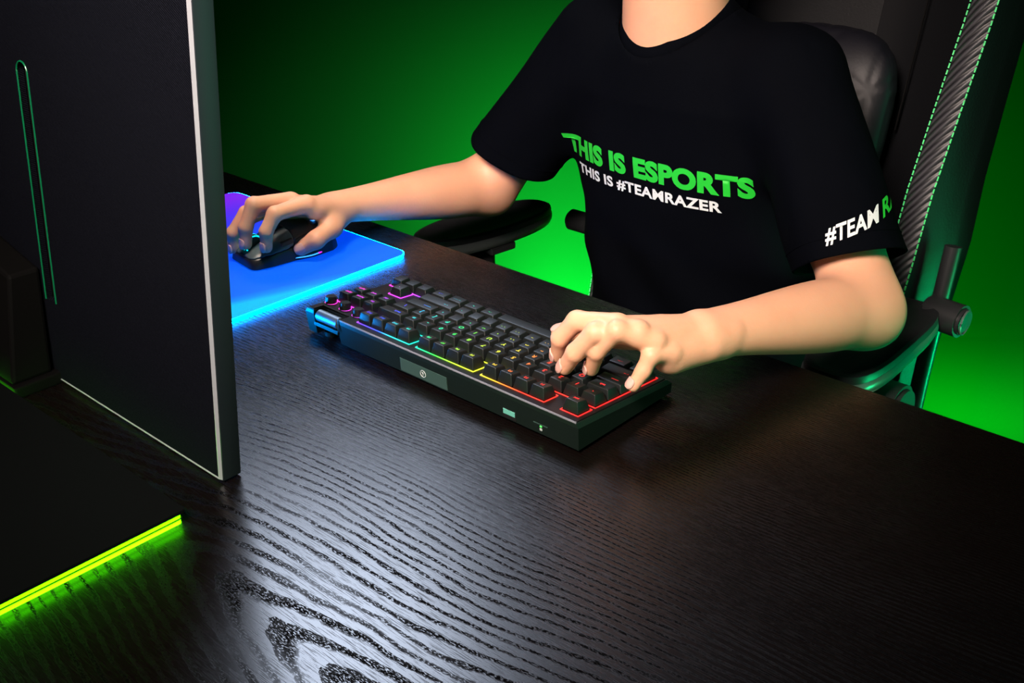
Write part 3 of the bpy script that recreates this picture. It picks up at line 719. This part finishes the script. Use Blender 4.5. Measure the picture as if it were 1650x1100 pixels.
def arm_field(H, side, belly):
    J = {k: np.array(v, float) for k, v in H.items()}
    el, wr = J['el'], J['wr']; ax = (wr - el) / np.linalg.norm(wr - el)
    # hand frame: across = from pinky knuckle to index knuckle, back = out of the back of the hand
    across = J['i_mcp'] - J['p_mcp']; across /= np.linalg.norm(across)
    mid = (J['m_mcp'] + J['r_mcp']) / 2; fw = mid - wr; fw /= np.linalg.norm(fw)
    back = np.cross(across, fw); back /= np.linalg.norm(back)
    if back[2] < 0: back = -back
    w_a = wr + across * .011; w_b = wr - across * .011
    def fingers(P):
        ds = []
        for k in 'imrp':
            R = RAD[k]; a, b, c, d = J[k + '_mcp'], J[k + '_pip'], J[k + '_dip'], J[k + '_tip']
            x = smins([rc(P, a, b, R[0], R[1] * .97), rc(P, b, c, R[1], R[2]), rc(P, c, d, R[2], R[3])], .0035)
            ds.append(x)
        r = ds[0]
        for e in ds[1:]: r = smin(r, e, .0008)
        return r
    def f(P):
        ds = []
        for k, off in (('i', .006), ('m', .003), ('r', -.003), ('p', -.006)):
            base = wr + across * off * 1.9
            ds.append(rc(P, base - back * .002, J[k + '_mcp'] - back * .003, .0135, RAD[k][0] * 1.0))
            ds.append(rc(P, base - back * .004, J[k + '_mcp'] - back * .009 - fw * .012, .0125, .0098))
        palm = smins(ds, .008)
        knuck = smins([sph(P, J[k + '_mcp'] + back * .0005, RAD[k][0] * .70) for k in 'im'] + [rc(P, w_b + fw * .01, J['p_mcp'] - back * .004, .0125, .0085)], .006)
        palm = smin(palm, knuck, .006)
        th = smins([rc(P, J['t_cmc'], J['t_mcp'], .0145, .0130), rc(P, J['t_mcp'], J['t_ip'], .0122, .0108), rc(P, J['t_ip'], J['t_tip'], .0110, .0090)], .005)
        web = rc(P, J['t_mcp'] * .75 + J['t_cmc'] * .25, (J['i_mcp'] + wr) / 2 - back * .006, .010, .012)
        hyp = rc(P, wr - across * .012 - back * .004 + fw * .022, J['p_mcp'] - back * .012 - fw * .010 - across * .000, .0125, .0112)
        if 'h1' in J: hyp = smin(hyp, rc(P, J['h1'], J['h2'], .0125, .0118), .008)
        palm = smins([palm, web, hyp], .009)
        hand = smin(palm, th, .010)
        hand = smin(hand, fingers(P), .0032)
        # forearm: one tapering oval sleeve of flesh from elbow to wrist
        q = P - el; t = q @ ax; r_ = q - t[:, None] * ax; tn = t / np.linalg.norm(wr - el)
        ac = across - ax * (across @ ax); ac /= np.linalg.norm(ac); bc = np.cross(ac, ax)
        u = r_ @ ac; v = r_ @ bc
        ka = np.interp(tn, TT, AA) * belly; kb_ = np.interp(tn, TT, BB) * belly
        k = np.sqrt((u / ka) ** 2 + (v / kb_) ** 2)
        fore = (k - 1) * np.minimum(ka, kb_)
        L_ = np.linalg.norm(wr - el)
        fore = smin_max(fore, np.maximum(-t - .012, t - L_ * 1.06), .012)
        fore = smin(fore, sph(P, w_b + back * .0085 - ax * .010, .0085), .008)
        um = el * .45 + J['sh'] * .55
        up = smin(rc(P, el, um, .0335, .046), rc(P, um, J['sh'], .046, .050), .01)
        ol = sph(P, el - ax * .006 + V(0, 0, -.004), .029)
        armd = smin(smin(fore, up, .030), ol, .020)
        d = smin(hand, armd, .010)
        return d
    pts = np.array(list(J.values())); lo = pts.min(0) - .062; hi = pts.max(0) + .062
    return f, lo, hi, J, back
fL, loL, hiL, JL, backL = arm_field(LH, 'L', .0385)
fR, loR, hiR, JR, backR = arm_field(RH, 'R', .0410)
NX = -0.213
def trunk(P):
    q = P.copy(); dl = []
    dl.append(rc(P, (NX - .020, .478, .965), (NX - .018, .452, 1.085), .069, .058))                 # neck
    dl.append(rc(P, (NX, .50, .955), (-.085, .485, .948), .040, .040)); dl.append(rc(P, (NX, .50, .955), (-.345, .480, .955), .040, .040))
    dl.append(ell(P, (NX, .505, .85), (.130, .088, .13)))
    dl.append(ell(P, (NX, .555, .66), (.125, .092, .16)))
    dl.append(ell(P, (NX, .600, .53), (.145, .10, .09)))
    d = smins(dl, .016)
    # head
    hc = V(NX - .024, .410, 1.195)
    cr = ell(P, hc + V(0, .020, .035), (.076, .094, .088))
    jaw = ell(P, hc + V(-.004, -.030, -.045), (.055, .060, .055)); chin = sph(P, hc + V(-.008, -.062, -.082), .020)
    face = ell(P, hc + V(-.004, -.030, .005), (.062, .066, .078))
    nose = rc(P, hc + V(-.006, -.088, .015), hc + V(-.008, -.106, -.020), .008, .012)
    brow = rc(P, hc + V(-.036, -.078, .034), hc + V(.028, -.080, .034), .009, .009)
    mouth = ell(P, hc + V(-.007, -.084, -.050), (.024, .012, .010))
    h = smins([cr, jaw, face], .03); h = smin(h, chin, .02); h = smin(h, nose, .010); h = smin(h, brow, .012); h = smin(h, mouth, .008)
    for sx in (-.034, .024):
        h = smin_max(h, -sph(P, hc + V(sx, -.100, .018), .016), .010)
    for sx in (-1, 1): h = smin(h, ell(P, hc + V(sx * .076, .010, -.002), (.009, .018, .030)), .006)
    return smin(d, h, .022)
kL = keepbox(fL, loL, hiL); kR = keepbox(fR, loR, hiR)
kT = keepbox(trunk, (NX - .21, .28, .42), (NX + .21, .66, 1.36))
def body_f(P):
    return smin(smin(kT(P), kL(P), .02), kR(P), .02)
person = empty('person', (NX, .58, .47), 'person in black T-shirt seated at the desk, one hand typing, the other on the mouse', 'person')
blo = np.minimum(np.minimum(loL, loR), V(NX - .21, .28, .42)); bhi = np.maximum(np.maximum(hiL, hiR), V(NX + .21, .66, 1.36))
bodyo = obj('body', surf_mesh(body_f, blo, bhi, .0021), M['skin'], person, smooth=180)

def nail(J, k, back, r, wdt, ln, thumb=None, face=None):
    tip, dip = J[k + '_tip'], J[k + ('_ip' if k == 't' else '_dip')]
    base = J[k + ('_mcp' if k == 't' else '_pip')]
    d = tip - dip; d /= np.linalg.norm(d); e = dip - base; e /= np.linalg.norm(e)
    if thumb is not None: n = np.array(thumb, float)
    else:
        n = tip - J[k + '_mcp']; n[2] = 0; n = n / np.linalg.norm(n) + V(0, 0, .55)
        if face is not None: n = np.array(face, float)
    n = n - d * (n @ d); n /= np.linalg.norm(n); s = np.cross(d, n)
    bm = bmesh.new(); G = []
    nu, nv = 9, 9
    for i in range(nv):
        v = i / (nv - 1) * 2 - 1
        row = []
        for j in range(nu):
            u = j / (nu - 1) * 2 - 1
            sq = (1 - abs(v) ** 4 * .45)
            ang = u * wdt / r * .5 * sq
            along = v * ln / 2 - .0008
            rr = r + .0015 - .0022 * max(0, v - .3) ** 2 * 1.0
            p = tip + d * along + (n * math.cos(ang) + s * math.sin(ang)) * rr
            row.append(bm.verts.new(p))
        G.append(row)
    for i in range(nv - 1):
        for j in range(nu - 1): bm.faces.new((G[i][j], G[i][j + 1], G[i + 1][j + 1], G[i + 1][j]))
    ext = bmesh.ops.extrude_face_region(bm, geom=bm.faces[:])
    for v in [g for g in ext['geom'] if isinstance(g, bmesh.types.BMVert)]: v.co -= Vector(n) * .0012
    bmesh.ops.recalc_face_normals(bm, faces=bm.faces[:])
    return from_bm(bm)
for J, back, th in ((JL, backL, (-.1, -.2, .9)), (JR, backR, (.8, -.25, .45))):
    for k, r, wdt, ln in (('i', .0068, .0105, .0120), ('m', .0070, .0108, .0125), ('r', .0067, .0100, .0118), ('p', .0059, .0085, .0100), ('t', .0083, .0125, .0135)):
        obj('fingernail', nail(J, k, back, r, wdt, ln, th if k == 't' else None, (-.30, -.75, .55) if J is JL else None), M['nail'], bodyo, smooth=60)
hc = V(NX - .024, .410, 1.195)
for sx in (-.036, .026):
    def eye(P): return sph(P, hc + V(sx, -.074, .016), .0135)
    obj('eye', surf_mesh(eye, hc + V(sx, -.074, .016) - .016, hc + V(sx, -.074, .016) + .016, .0015), M['eye'], bodyo, smooth=180)
    obj('iris', from_bm(cyl_bm(hc + V(sx, -.0868, .016), hc + V(sx, -.0880, .016), .0055, n=20)), M['iris'], bodyo)
obj('lips', surf_mesh(lambda P: smin(rc(P, hc + V(-.027, -.090, -.052), hc + V(.013, -.090, -.052), .0035, .0035), rc(P, hc + V(-.020, -.094, -.053), hc + V(.006, -.094, -.053), .0045, .0045), .004), hc + V(-.05, -.12, -.07), hc + V(.04, -.07, -.03), .0015), M['lips'], bodyo, smooth=180)
def hair_f(P):
    a = ell(P, hc + V(0, .026, .042), (.083, .100, .094)); cut = (P[:, 2] - hc[2] - .045) + (P[:, 1] - hc[1] - .0) * 1.0
    n = .0020 * np.sin(P[:, 0] * 260 + P[:, 1] * 90) * np.sin(P[:, 1] * 190)
    return smin_max(a + n, -cut - .018 + 0 * a, .01) if False else np.maximum(a + n, -(cut + .040))
obj('hair', surf_mesh(hair_f, hc + V(-.10, -.10, -.09), hc + V(.10, .14, .15), .003), M['hair'], person, smooth=180)

# T-shirt
def sleeve_dir(J): d = J['el'] - J['sh']; L = np.linalg.norm(d); return d / L, L
dL, lenL = sleeve_dir(JL); dR, lenR = sleeve_dir(JR)
def shirt_f(P):
    z = P[:, 2]
    a = np.interp(z, [.44, .55, .66, .76, .86, .93, 1.0], [.165, .176, .176, .172, .168, .160, .130])
    b = np.interp(z, [.44, .55, .66, .76, .86, .93, 1.0], [.130, .135, .130, .122, .116, .105, .080])
    c = np.interp(z, [.44, .55, .66, .76, .86, .93, 1.0], [.600, .590, .570, .545, .520, .505, .500])
    x = (P[:, 0] - NX); y = P[:, 1] - c
    k = (np.abs(x / a) ** 2.5 + np.abs(y / b) ** 2.5) ** (1 / 2.5)
    tor = (k - 1) * np.minimum(a, b) * .95
    tor = smin_max(tor, np.abs(z - .72) - .285, .04)
    yoke = smins([rc(P, (NX - .02, .500, .970), (-.105, .488, .958), .048, .056), rc(P, (NX + .02, .500, .970), (-.325, .482, .964), .048, .056), rc(P, (NX - .016, .494, .952), (NX - .016, .480, .975), .076, .072)], .03)
    d = smin(tor, yoke, .04)
    for J, dd, L, r1 in ((JL, dL, lenL, .060), (JR, dR, lenR, .066)):
        sh = J['sh']; end = sh + dd * L * 1.0
        d2 = rc(P, sh, end, .058, r1)
        d = smin(d, d2, .030)
    # soft folds: drape lines from the armpits across the chest and down the belly, creases along the sleeves
    w1 = np.sin((P[:, 0] - NX) * 42 + np.sin(z * 19) * 1.6 + z * 8) * np.clip((.86 - z) / .1, 0, 1)
    w2 = np.sin((z * 60 + np.abs(x) * 55 + np.sin(x * 30) * .8)) * np.clip((np.abs(x) - .09) / .06, 0, 1)
    w3 = np.sin(z * 46 + x * 22 + np.sin(x * 18) * 2) * np.clip((.80 - z) / .06, 0, 1)
    return d - (.0024 * w1 + .0022 * w2 + .0020 * w3)
shm = surf_mesh(shirt_f, (-.64, .28, .43), (.20, .76, 1.20), .0042)
bm = bmesh.new(); bm.from_mesh(shm); bpy.data.meshes.remove(shm)
def cut(co, no, keep):
    """clear what lies beyond the plane, but only for the faces picked by keep()"""
    fs = [f for f in bm.faces if keep(f.calc_center_median())]
    g = list({v for f in fs for v in f.verts}) + list({e for f in fs for e in f.edges}) + fs
    bmesh.ops.bisect_plane(bm, geom=g, plane_co=co, plane_no=no, clear_outer=True)
hems = []
for J, dd, L, fr_ in ((JL, dL, lenL, .80), (JR, dR, lenR, .74)):
    co = Vector(J['sh'] + dd * L * fr_); no = Vector(dd)
    no = (no + Vector((0, 0, -.45 if J is JR else -.35))).normalized()
    def keep(c, co=co, no=no): return (c - co).dot(no) > -.02 and (c - co).length < .15 and (c.x > -.06 or c.x < -.385)
    cut(co, no, keep); hems.append((co, no))
NCO = Vector((NX - .008, .49, 1.0360)); NNO = Vector((0, -.58, 1)).normalized()
HC = Vector((NX - .020, .474, 1.0)); HA, HB = .0700, .0740
def hr(c): return math.hypot((c.x - HC.x) / HA, (c.y - HC.y) / HB)
bmesh.ops.delete(bm, geom=[f for f in bm.faces if f.calc_center_median().z > .95 and hr(f.calc_center_median()) < 1.0], context='FACES')
rim_v = [v for v in bm.verts if v.is_boundary and v.co.z > .93 and hr(v.co) < 1.25]
for v in rim_v:
    k = hr(v.co); v.co.x = HC.x + (v.co.x - HC.x) / k; v.co.y = HC.y + (v.co.y - HC.y) / k
th_ = np.array([math.atan2((v.co.y - HC.y) / HB, (v.co.x - HC.x) / HA) for v in rim_v]); zz_ = np.array([v.co.z for v in rim_v])
A_ = np.stack([np.ones_like(th_), np.cos(th_), np.sin(th_), np.cos(2 * th_), np.sin(2 * th_)], 1)
cf_ = np.linalg.lstsq(A_, zz_, rcond=None)[0]
for v, z_ in zip(rim_v, A_ @ cf_): v.co.z = z_
soft = [v for v in bm.verts if v.co.z > .93 and 1.0 < hr(v.co) < 1.4 and not v.is_boundary]
for it in range(8): bmesh.ops.smooth_vert(bm, verts=soft, factor=.5, use_axis_x=True, use_axis_y=True, use_axis_z=True)
cut(Vector((0, 0, .47)), Vector((0, 0, -1)), lambda c: c.z < .49)
bmesh.ops.recalc_face_normals(bm, faces=bm.faces[:])
# loose bits out
seen = set(); comps = []
for f in bm.faces:
    if f in seen: continue
    st_ = [f]; comp = []; seen.add(f)
    while st_:
        q = st_.pop(); comp.append(q)
        for e in q.edges:
            for g in e.link_faces:
                if g not in seen: seen.add(g); st_.append(g)
    comps.append(comp)
comps.sort(key=len)
for comp in comps[:-1]: bmesh.ops.delete(bm, geom=comp, context='FACES')
shirt_bvh = BVHTree.FromBMesh(bm)
loops = [e for e in bm.edges if e.is_boundary]
def ring_near(co, no, rad):
    es = [e for e in loops if all((rad > 1 and v.co.z > .93 and hr(v.co) < 1.2) or (rad < 1 and abs((v.co - co).dot(no)) < .006 and (v.co - co).length < rad) for v in e.verts)]
    c = sum(((e.verts[0].co + e.verts[1].co) / 2 for e in es), Vector()) / max(1, len(es))
    u = no.orthogonal().normalized(); v_ = no.cross(u)
    pts = sorted([(e.verts[0].co.copy()) for e in es], key=lambda p: math.atan2((p - c).dot(v_), (p - c).dot(u)))
    return c, pts
collar_c, collar_pts = ring_near(NCO, NNO, 2)
hem_rings = [ring_near(co, no, .11) for co, no in hems]
me = from_bm(bm)
shirt = obj('t_shirt', me, M['shirt'], person, smooth=180)
so = shirt.modifiers.new('thickness', 'SOLIDIFY'); so.thickness = .0020; so.offset = -1
# ribbed collar: a band folded up from the neck opening
def band(c, pts, no, width, thick, shrink):
    bm2 = bmesh.new(); P = pts[::2]; rows_ = []
    prof = [(0, 0), (.0014, .3), (.0018, .6), (.0006, 1.0), (-.0016, 1.0), (-.0014, .3), (-.0014, 0)]
    for p in P:
        rdir = Vector((p.x - c.x, p.y - c.y, 0)).normalized()
        rows_.append([bm2.verts.new(p + rdir * (o + shrink * h * -1) + no * (h * width - .004)) for o, h in prof])
    n = len(rows_)
    for i in range(n):
        A = rows_[i]; B = rows_[(i + 1) % n]
        for j in range(len(prof)): bm2.faces.new((A[j], A[(j + 1) % len(prof)], B[(j + 1) % len(prof)], B[j]))
    bmesh.ops.recalc_face_normals(bm2, faces=bm2.faces[:]); return from_bm(bm2)
if len(collar_pts) > 10: obj('collar', band(collar_c, collar_pts, NNO, .017, .002, .010), M['shirt'], shirt, smooth=60)
for (c, pts), (co, no) in zip(hem_rings, hems):      # stitched hem line a little above the sleeve edge
    if len(pts) > 10:
        q = []
        for p in pts[::2]:
            s_ = p - no * .020; hit = shirt_bvh.find_nearest(s_)
            q.append(hit[0] + hit[1] * .0002)
        obj('sleeve_hem', from_bm(tube(q, .0006, 5, closed=True)), M['shirt'], shirt)

# print on the shirt, pressed on to the cloth by casting each point along the wearer's front-to-back line
def wrap_text(s, size, origin, ux, uz, cast, m, bold, parent, width=None, label=None, spacing=1.0, shear=0.0, split=None):
    o = text_mesh(s, size, bold, shear, spacing); o.data.align_x = 'LEFT'
    bpy.context.view_layer.update(); dg = bpy.context.evaluated_depsgraph_get()
    me = bpy.data.meshes.new_from_object(o.evaluated_get(dg)); cu = o.data; bpy.data.objects.remove(o); bpy.data.curves.remove(cu)
    b = bmesh.new(); b.from_mesh(me); bpy.data.meshes.remove(me)
    bmesh.ops.triangulate(b, faces=b.faces[:])
    for it in range(4):
        es = [e for e in b.edges if e.calc_length() > .006]
        if not es: break
        bmesh.ops.subdivide_edges(b, edges=es, cuts=1); bmesh.ops.triangulate(b, faces=b.faces[:])
    xs = [v.co.x for v in b.verts]; x0, x1 = min(xs), max(xs); k = (width / (x1 - x0)) if width else 1
    dead = []
    for v in b.verts:
        p = Vector(origin) + Vector(ux) * ((v.co.x - x0) * k) + Vector(uz) * v.co.y
        hit = shirt_bvh.ray_cast(p - Vector(cast) * .3, Vector(cast))
        if hit[0] is None: dead.append(v); continue
        n = hit[1] if hit[1].dot(Vector(cast)) < 0 else -hit[1]
        v.co = hit[0] + n * .0009
    if dead: bmesh.ops.delete(b, geom=dead, context='VERTS')
    me = from_bm(b)
    return obj('printed_words', me, m, parent, smooth=180, label=label)
FR = (0, 1, 0)
# the wearer's left is +X, so the words run towards +X
wrap_text('THIS IS ESPORTS', .0335, (-.374, .40, .8385), (1, 0, 0), (0, 0, 1), FR, M['print_green'], .055, shirt, width=.286, label='green words across the chest', spacing=1.05)
wrap_text('THIS IS #TEAMRAZER', .0185, (-.350, .40, .8150), (1, 0, 0), (0, 0, 1), FR, M['print_white'], .034, shirt, width=.226, label='white words below the green ones', spacing=1.05)
hx = Vector((.78, .62, .0)).normalized()
for word, x0_, w_, m_, lb in (('#TEAM', 0.0, .058, 'print_white', 'white word on the sleeve'), ('RAZER', .0605, .048, 'print_green', 'green word on the sleeve')):
    og = Vector((.012, .40, .842)) + Vector((.80, .25, .34)).normalized() * x0_
    wrap_text(word, .0185, og, Vector((.80, .25, .34)).normalized(), Vector((-.28, 0, .96)), Vector((-.50, .86, 0)), M[m_], .030, shirt, width=w_, label=lb, spacing=1.05, shear=.2)

# trousers and shoes under the desk
def trousers_f(P):
    dl = [ell(P, (NX, .60, .53), (.165, .125, .085))]
    for sx in (-1, 1):
        hip = (NX + sx * .09, .58, .535); kn = (NX + sx * .135, .17, .54); an = (NX + sx * .14, .20, .10)
        dl += [rc(P, hip, kn, .088, .066), rc(P, kn, an, .064, .050)]
    return smins(dl, .02)
obj('trousers', surf_mesh(trousers_f, (NX - .30, .04, .03), (NX + .30, .76, .66), .009), M['trousers'], person, smooth=180)
for sx in (-1, 1):
    obj('shoe', surf_mesh(lambda P: np.maximum(smin(rc(P, (NX + sx * .14, .20, .045), (NX + sx * .145, .05, .032), .043, .036), rc(P, (NX + sx * .14, .20, .05), (NX + sx * .14, .20, .10), .045, .045), .02), .002 - P[:, 2]), (NX + sx * .14 - .07, -.02, -.01), (NX + sx * .14 + .07, .28, .17), .005), M['shoe'], person, smooth=180)

# ------------------------------------------------------------------ chair
CXc = -0.235
chair = empty('gaming_chair', (CXc, .62, 0), 'black high-backed chair with green stitching behind the seated person', 'chair')
def back_y(z): return .66 + .25 * (z - .62)
# plan section of the backrest: u across (0 centre .. 1 edge), y forward offset of the wing
ZB0, ZB1 = .47, 1.30
def half_w(z):
    return float(np.interp(z, [.47, .60, .70, .80, .90, 1.0, 1.1, 1.2, 1.30], [.246, .250, .254, .256, .263, .271, .276, .270, .23]))
def sect(z):          # points (x offset from centre, y) of the front face from the centre to the outer edge
    W = half_w(z); y = back_y(z)
    sw = .034
    xi = W - .020 - sw * .9; xo = W - .018 + .005
    return W, y, xi, xo
def loft_strip(xa, xb, ya, yb, side, nz=60, nu=6, bulge=0.0, z0=ZB0, z1=ZB1, thick=.004):
    bm_ = bmesh.new(); R_ = []
    for i in range(nz + 1):
        z = z0 + (z1 - z0) * i / nz; row = []
        for j in range(nu + 1):
            t = j / nu; x = xa(z) + (xb(z) - xa(z)) * t; y = back_y(z) + ya + (yb - ya) * t - bulge * math.sin(math.pi * t)
            row.append(bm_.verts.new((CXc + side * x, y, z)))
        R_.append(row)
    for i in range(nz):
        for j in range(nu): bm_.faces.new((R_[i][j], R_[i][j + 1], R_[i + 1][j + 1], R_[i + 1][j]))
    ext = bmesh.ops.extrude_face_region(bm_, geom=bm_.faces[:])
    for v in [g for g in ext['geom'] if isinstance(g, bmesh.types.BMVert)]: v.co.y += thick
    bmesh.ops.recalc_face_normals(bm_, faces=bm_.faces[:]); return from_bm(bm_)
Xin = lambda z: half_w(z) - .040
Xou = lambda z: half_w(z) - .006
Xsd = lambda z: half_w(z) + .004 + .022 * float(np.clip((1.02 - z) / .30, 0, 1))
obj('backrest', loft_strip(lambda z: 0, lambda z: .10, .060, .060, 1, thick=.06), M['leather'], chair, smooth=60)
bk = chair.children[0]
obj('centre_panel', loft_strip(lambda z: 0, lambda z: .10, .060, .060, -1, thick=.06), M['leather'], bk, smooth=60)
for sd in (1, -1):
    obj('wing_panel', loft_strip(lambda z: .1012, lambda z: half_w(z) - .0405, .058, .004, sd, nu=10, bulge=-.012, thick=.055), M['leather'], bk, smooth=60)
    obj('bolster_strip', loft_strip(Xin, Xou, .004, .000, sd, nu=8, bulge=.007, thick=.05), M['strip'], bk, smooth=60)
    obj('side_panel', loft_strip(lambda z: half_w(z) - .0055, Xsd, .0005, .060, sd, nu=8, bulge=.006, thick=.045), M['leather'], bk, smooth=60)
    for nm, fx, fy in (('inner', Xin, .0035), ('outer', Xou, -.0005)):
        bm_ = bmesh.new(); z = ZB0 + .01
        while z < ZB1 - .01:
            p = Vector((CXc + sd * fx(z), back_y(z) + fy - .0022, z)); q = Vector((CXc + sd * fx(z + .0058), back_y(z + .0058) + fy - .0022, z + .0058))
            cyl_bm(p, q, .0011, n=6, bm=bm_); z += .0078
        obj('stitching', from_bm(bm_), M['stitch'], bk, label='green stitching')
obj('panel_seam', from_bm(tube([(CXc + .172, back_y(z) + .0225, z) for z in np.linspace(.86, 1.29, 14)], .0012, 6)), M['stand'], bk)
# seat
def seat_f(P):
    q = P - V(CXc, .53, .415); a = np.abs(q) - V(.235, .225, .030)
    d = np.linalg.norm(np.maximum(a, 0), axis=1) + np.minimum(a.max(1), 0) - .028
    for sx in (-1, 1): d = smin(d, rc(P, (CXc + sx * .235, .34, .435), (CXc + sx * .235, .72, .435), .038, .038), .02)
    return d
obj('seat', surf_mesh(seat_f, (CXc - .32, .24, .34), (CXc + .32, .82, .52), .008), M['leather'], chair, smooth=180)
obj('gas_lift', from_bm(cyl_bm((CXc, .55, .10), (CXc, .55, .37), .028, n=24)), M['steel'], chair, smooth=40)
for i in range(5):
    a = 2 * math.pi * i / 5 + .3; e = Vector((CXc + .32 * math.cos(a), .55 + .32 * math.sin(a), .075))
    lg = obj('base_leg', from_bm(tube([(CXc, .55, .115), tuple((Vector((CXc, .55, .11)) + e) / 2), tuple(e)], .024, 10, rv=.018)), M['plastic'], chair, smooth=60)
    obj('caster', from_bm(cyl_bm(e + Vector((-math.sin(a) * .022, math.cos(a) * .022, -.045)), e + Vector((math.sin(a) * .022, -math.cos(a) * .022, -.045)), .030, n=24, bevel=.004)), M['plastic'], lg, smooth=40)
# recline hinges on both sides
for sd in (1, -1):
    x = CXc + sd * .288
    obj('hinge_bracket', from_bm(tube([(x, .66, .42), (x, .672, .56), (x, .688, .66), (x, .702, .738)], .011, 12, rv=.011) if sd > 0 else cyl_bm((-.545, .668, .642), (-.49, .668, .642), .017, n=24, bevel=.004)), M['plastic'], chair, smooth=60)
# armrests
def armrest(sd, cx, cy, z, yawr, L=.262, W=.094, po=1.0):
    R = Matrix.Rotation(yawr, 4, 'Z'); Cc = Vector((cx, cy, z))
    def pt(u, v, h): return Cc + (R @ Vector((u, v, 0))) + Vector((0, 0, h))
    def shape(sc, h, n=40, dish=0.0):
        ps = []
        for i in range(n):
            a = 2 * math.pi * i / n; c_, s_ = math.cos(a), math.sin(a)
            u = math.copysign(abs(c_) ** (.62 / po ** .5), c_) * (W / 2) * sc[0]; v = math.copysign(abs(s_) ** (.55 / po), s_) * (L / 2) * sc[1]
            ps.append(pt(u, v, h))
        return ps
    def stack(levels):
        b = bmesh.new(); R_ = [[b.verts.new(p) for p in shape(sc, h)] for sc, h in levels]; n = len(R_[0])
        for A, B in zip(R_, R_[1:]):
            for i in range(n): b.faces.new((A[i], A[(i + 1) % n], B[(i + 1) % n], B[i]))
        b.faces.new(R_[0][::-1])
        c = b.verts.new(sum((v.co for v in R_[-1]), Vector()) / n)
        for i in range(n): b.faces.new((R_[-1][i], R_[-1][(i + 1) % n], c))
        bmesh.ops.recalc_face_normals(b, faces=b.faces[:]); return from_bm(b)
    pd = obj('armrest', stack([((.93, .97), -.020), ((.99, .995), -.014), ((1, 1), -.007), ((.97, .99), -.0015), ((.88, .955), .0005), ((.70, .90), -.0035), ((.4, .8), -.0055)]), M['arm_pad'], chair, smooth=50)
    obj('armrest_shell', stack([((.80, .90), -.032), ((.98, .99), -.027), ((1.035, 1.012), -.020), ((1.035, 1.012), -.014), ((1.0, 1.0), -.010)]), M['arm_shell'], pd, smooth=50)
    obj('armrest_post', from_bm(tube([pt(-sd * .0, -.01, -.032), pt(0, -.01, -.10), (cx - sd * .02, cy, z - .20), (CXc + sd * .24, .52, .39)], .020, 12, rv=.026)), M['plastic'], pd, smooth=60)
    obj('adjustment_button', from_bm(hexa([pt(sd * -.052, -.03, -.040), pt(sd * -.034, -.03, -.040), pt(sd * -.034, .02, -.040), pt(sd * -.052, .02, -.040), pt(sd * -.052, -.03, -.028), pt(sd * -.034, -.03, -.028), pt(sd * -.034, .02, -.028), pt(sd * -.052, .02, -.028)], .003)), M['plastic'], pd)
    return pd, pt
pdL, ptL = armrest(1, .043, .515, .680, math.radians(2))
pdR, ptR = armrest(-1, -.622, .548, .655, math.radians(-6), L=.27, W=.105, po=.55)
obj('armrest_knob', from_bm(cyl_bm((.052, .648, .668), (.104, .640, .668), .021, n=32, bevel=.004)), M['plastic'], pdL, smooth=40)
obj('knob_ring', from_bm(tube([(.1045, .640 + .015 * math.cos(a), .668 + .015 * math.sin(a)) for a in [i / 24 * 6.2832 for i in range(24)]], .0015, 6, closed=True)), M['arm_shell'], pdL.children[-1])
obj('height_hub', from_bm(cyl_bm((.062, .500, .590), (.098, .500, .590), .040, n=36, bevel=.005)), M['plastic'], pdL, smooth=40)

# lumbar pillow between the person and the backrest
def pillow_f(P):
    q = P - V(-.165, .700, .870); q = q.copy(); q[:, 1] -= .25 * q[:, 2]
    k = (np.abs(q[:, 0] / .108) ** 3.2 + np.abs(q[:, 2] / .115) ** 3.2) ** (1 / 3.2)
    th = .040 * np.sqrt(np.clip(1 - np.clip(k, 0, 1) ** 2.2, 0, 1)) + .004
    # quilted hexagon grooves
    x, z = q[:, 0] * 38, q[:, 2] * 38
    g = np.minimum(np.minimum(np.abs(np.sin(x)), np.abs(np.sin(.5 * x + .866 * z))), np.abs(np.sin(.5 * x - .866 * z)))
    d = np.maximum(np.abs(q[:, 1]) - th, (k - 1) * .10)
    return d * .8 + .0012 * np.exp(-(g * 6) ** 2)
pil = obj('lumbar_pillow', surf_mesh(pillow_f, (-.30, .60, .73), (-.03, .80, 1.01), .0032), M['leather_pillow'], smooth=180)
tag(pil, 'black quilted leather pillow between the person and the chair back', 'pillow')
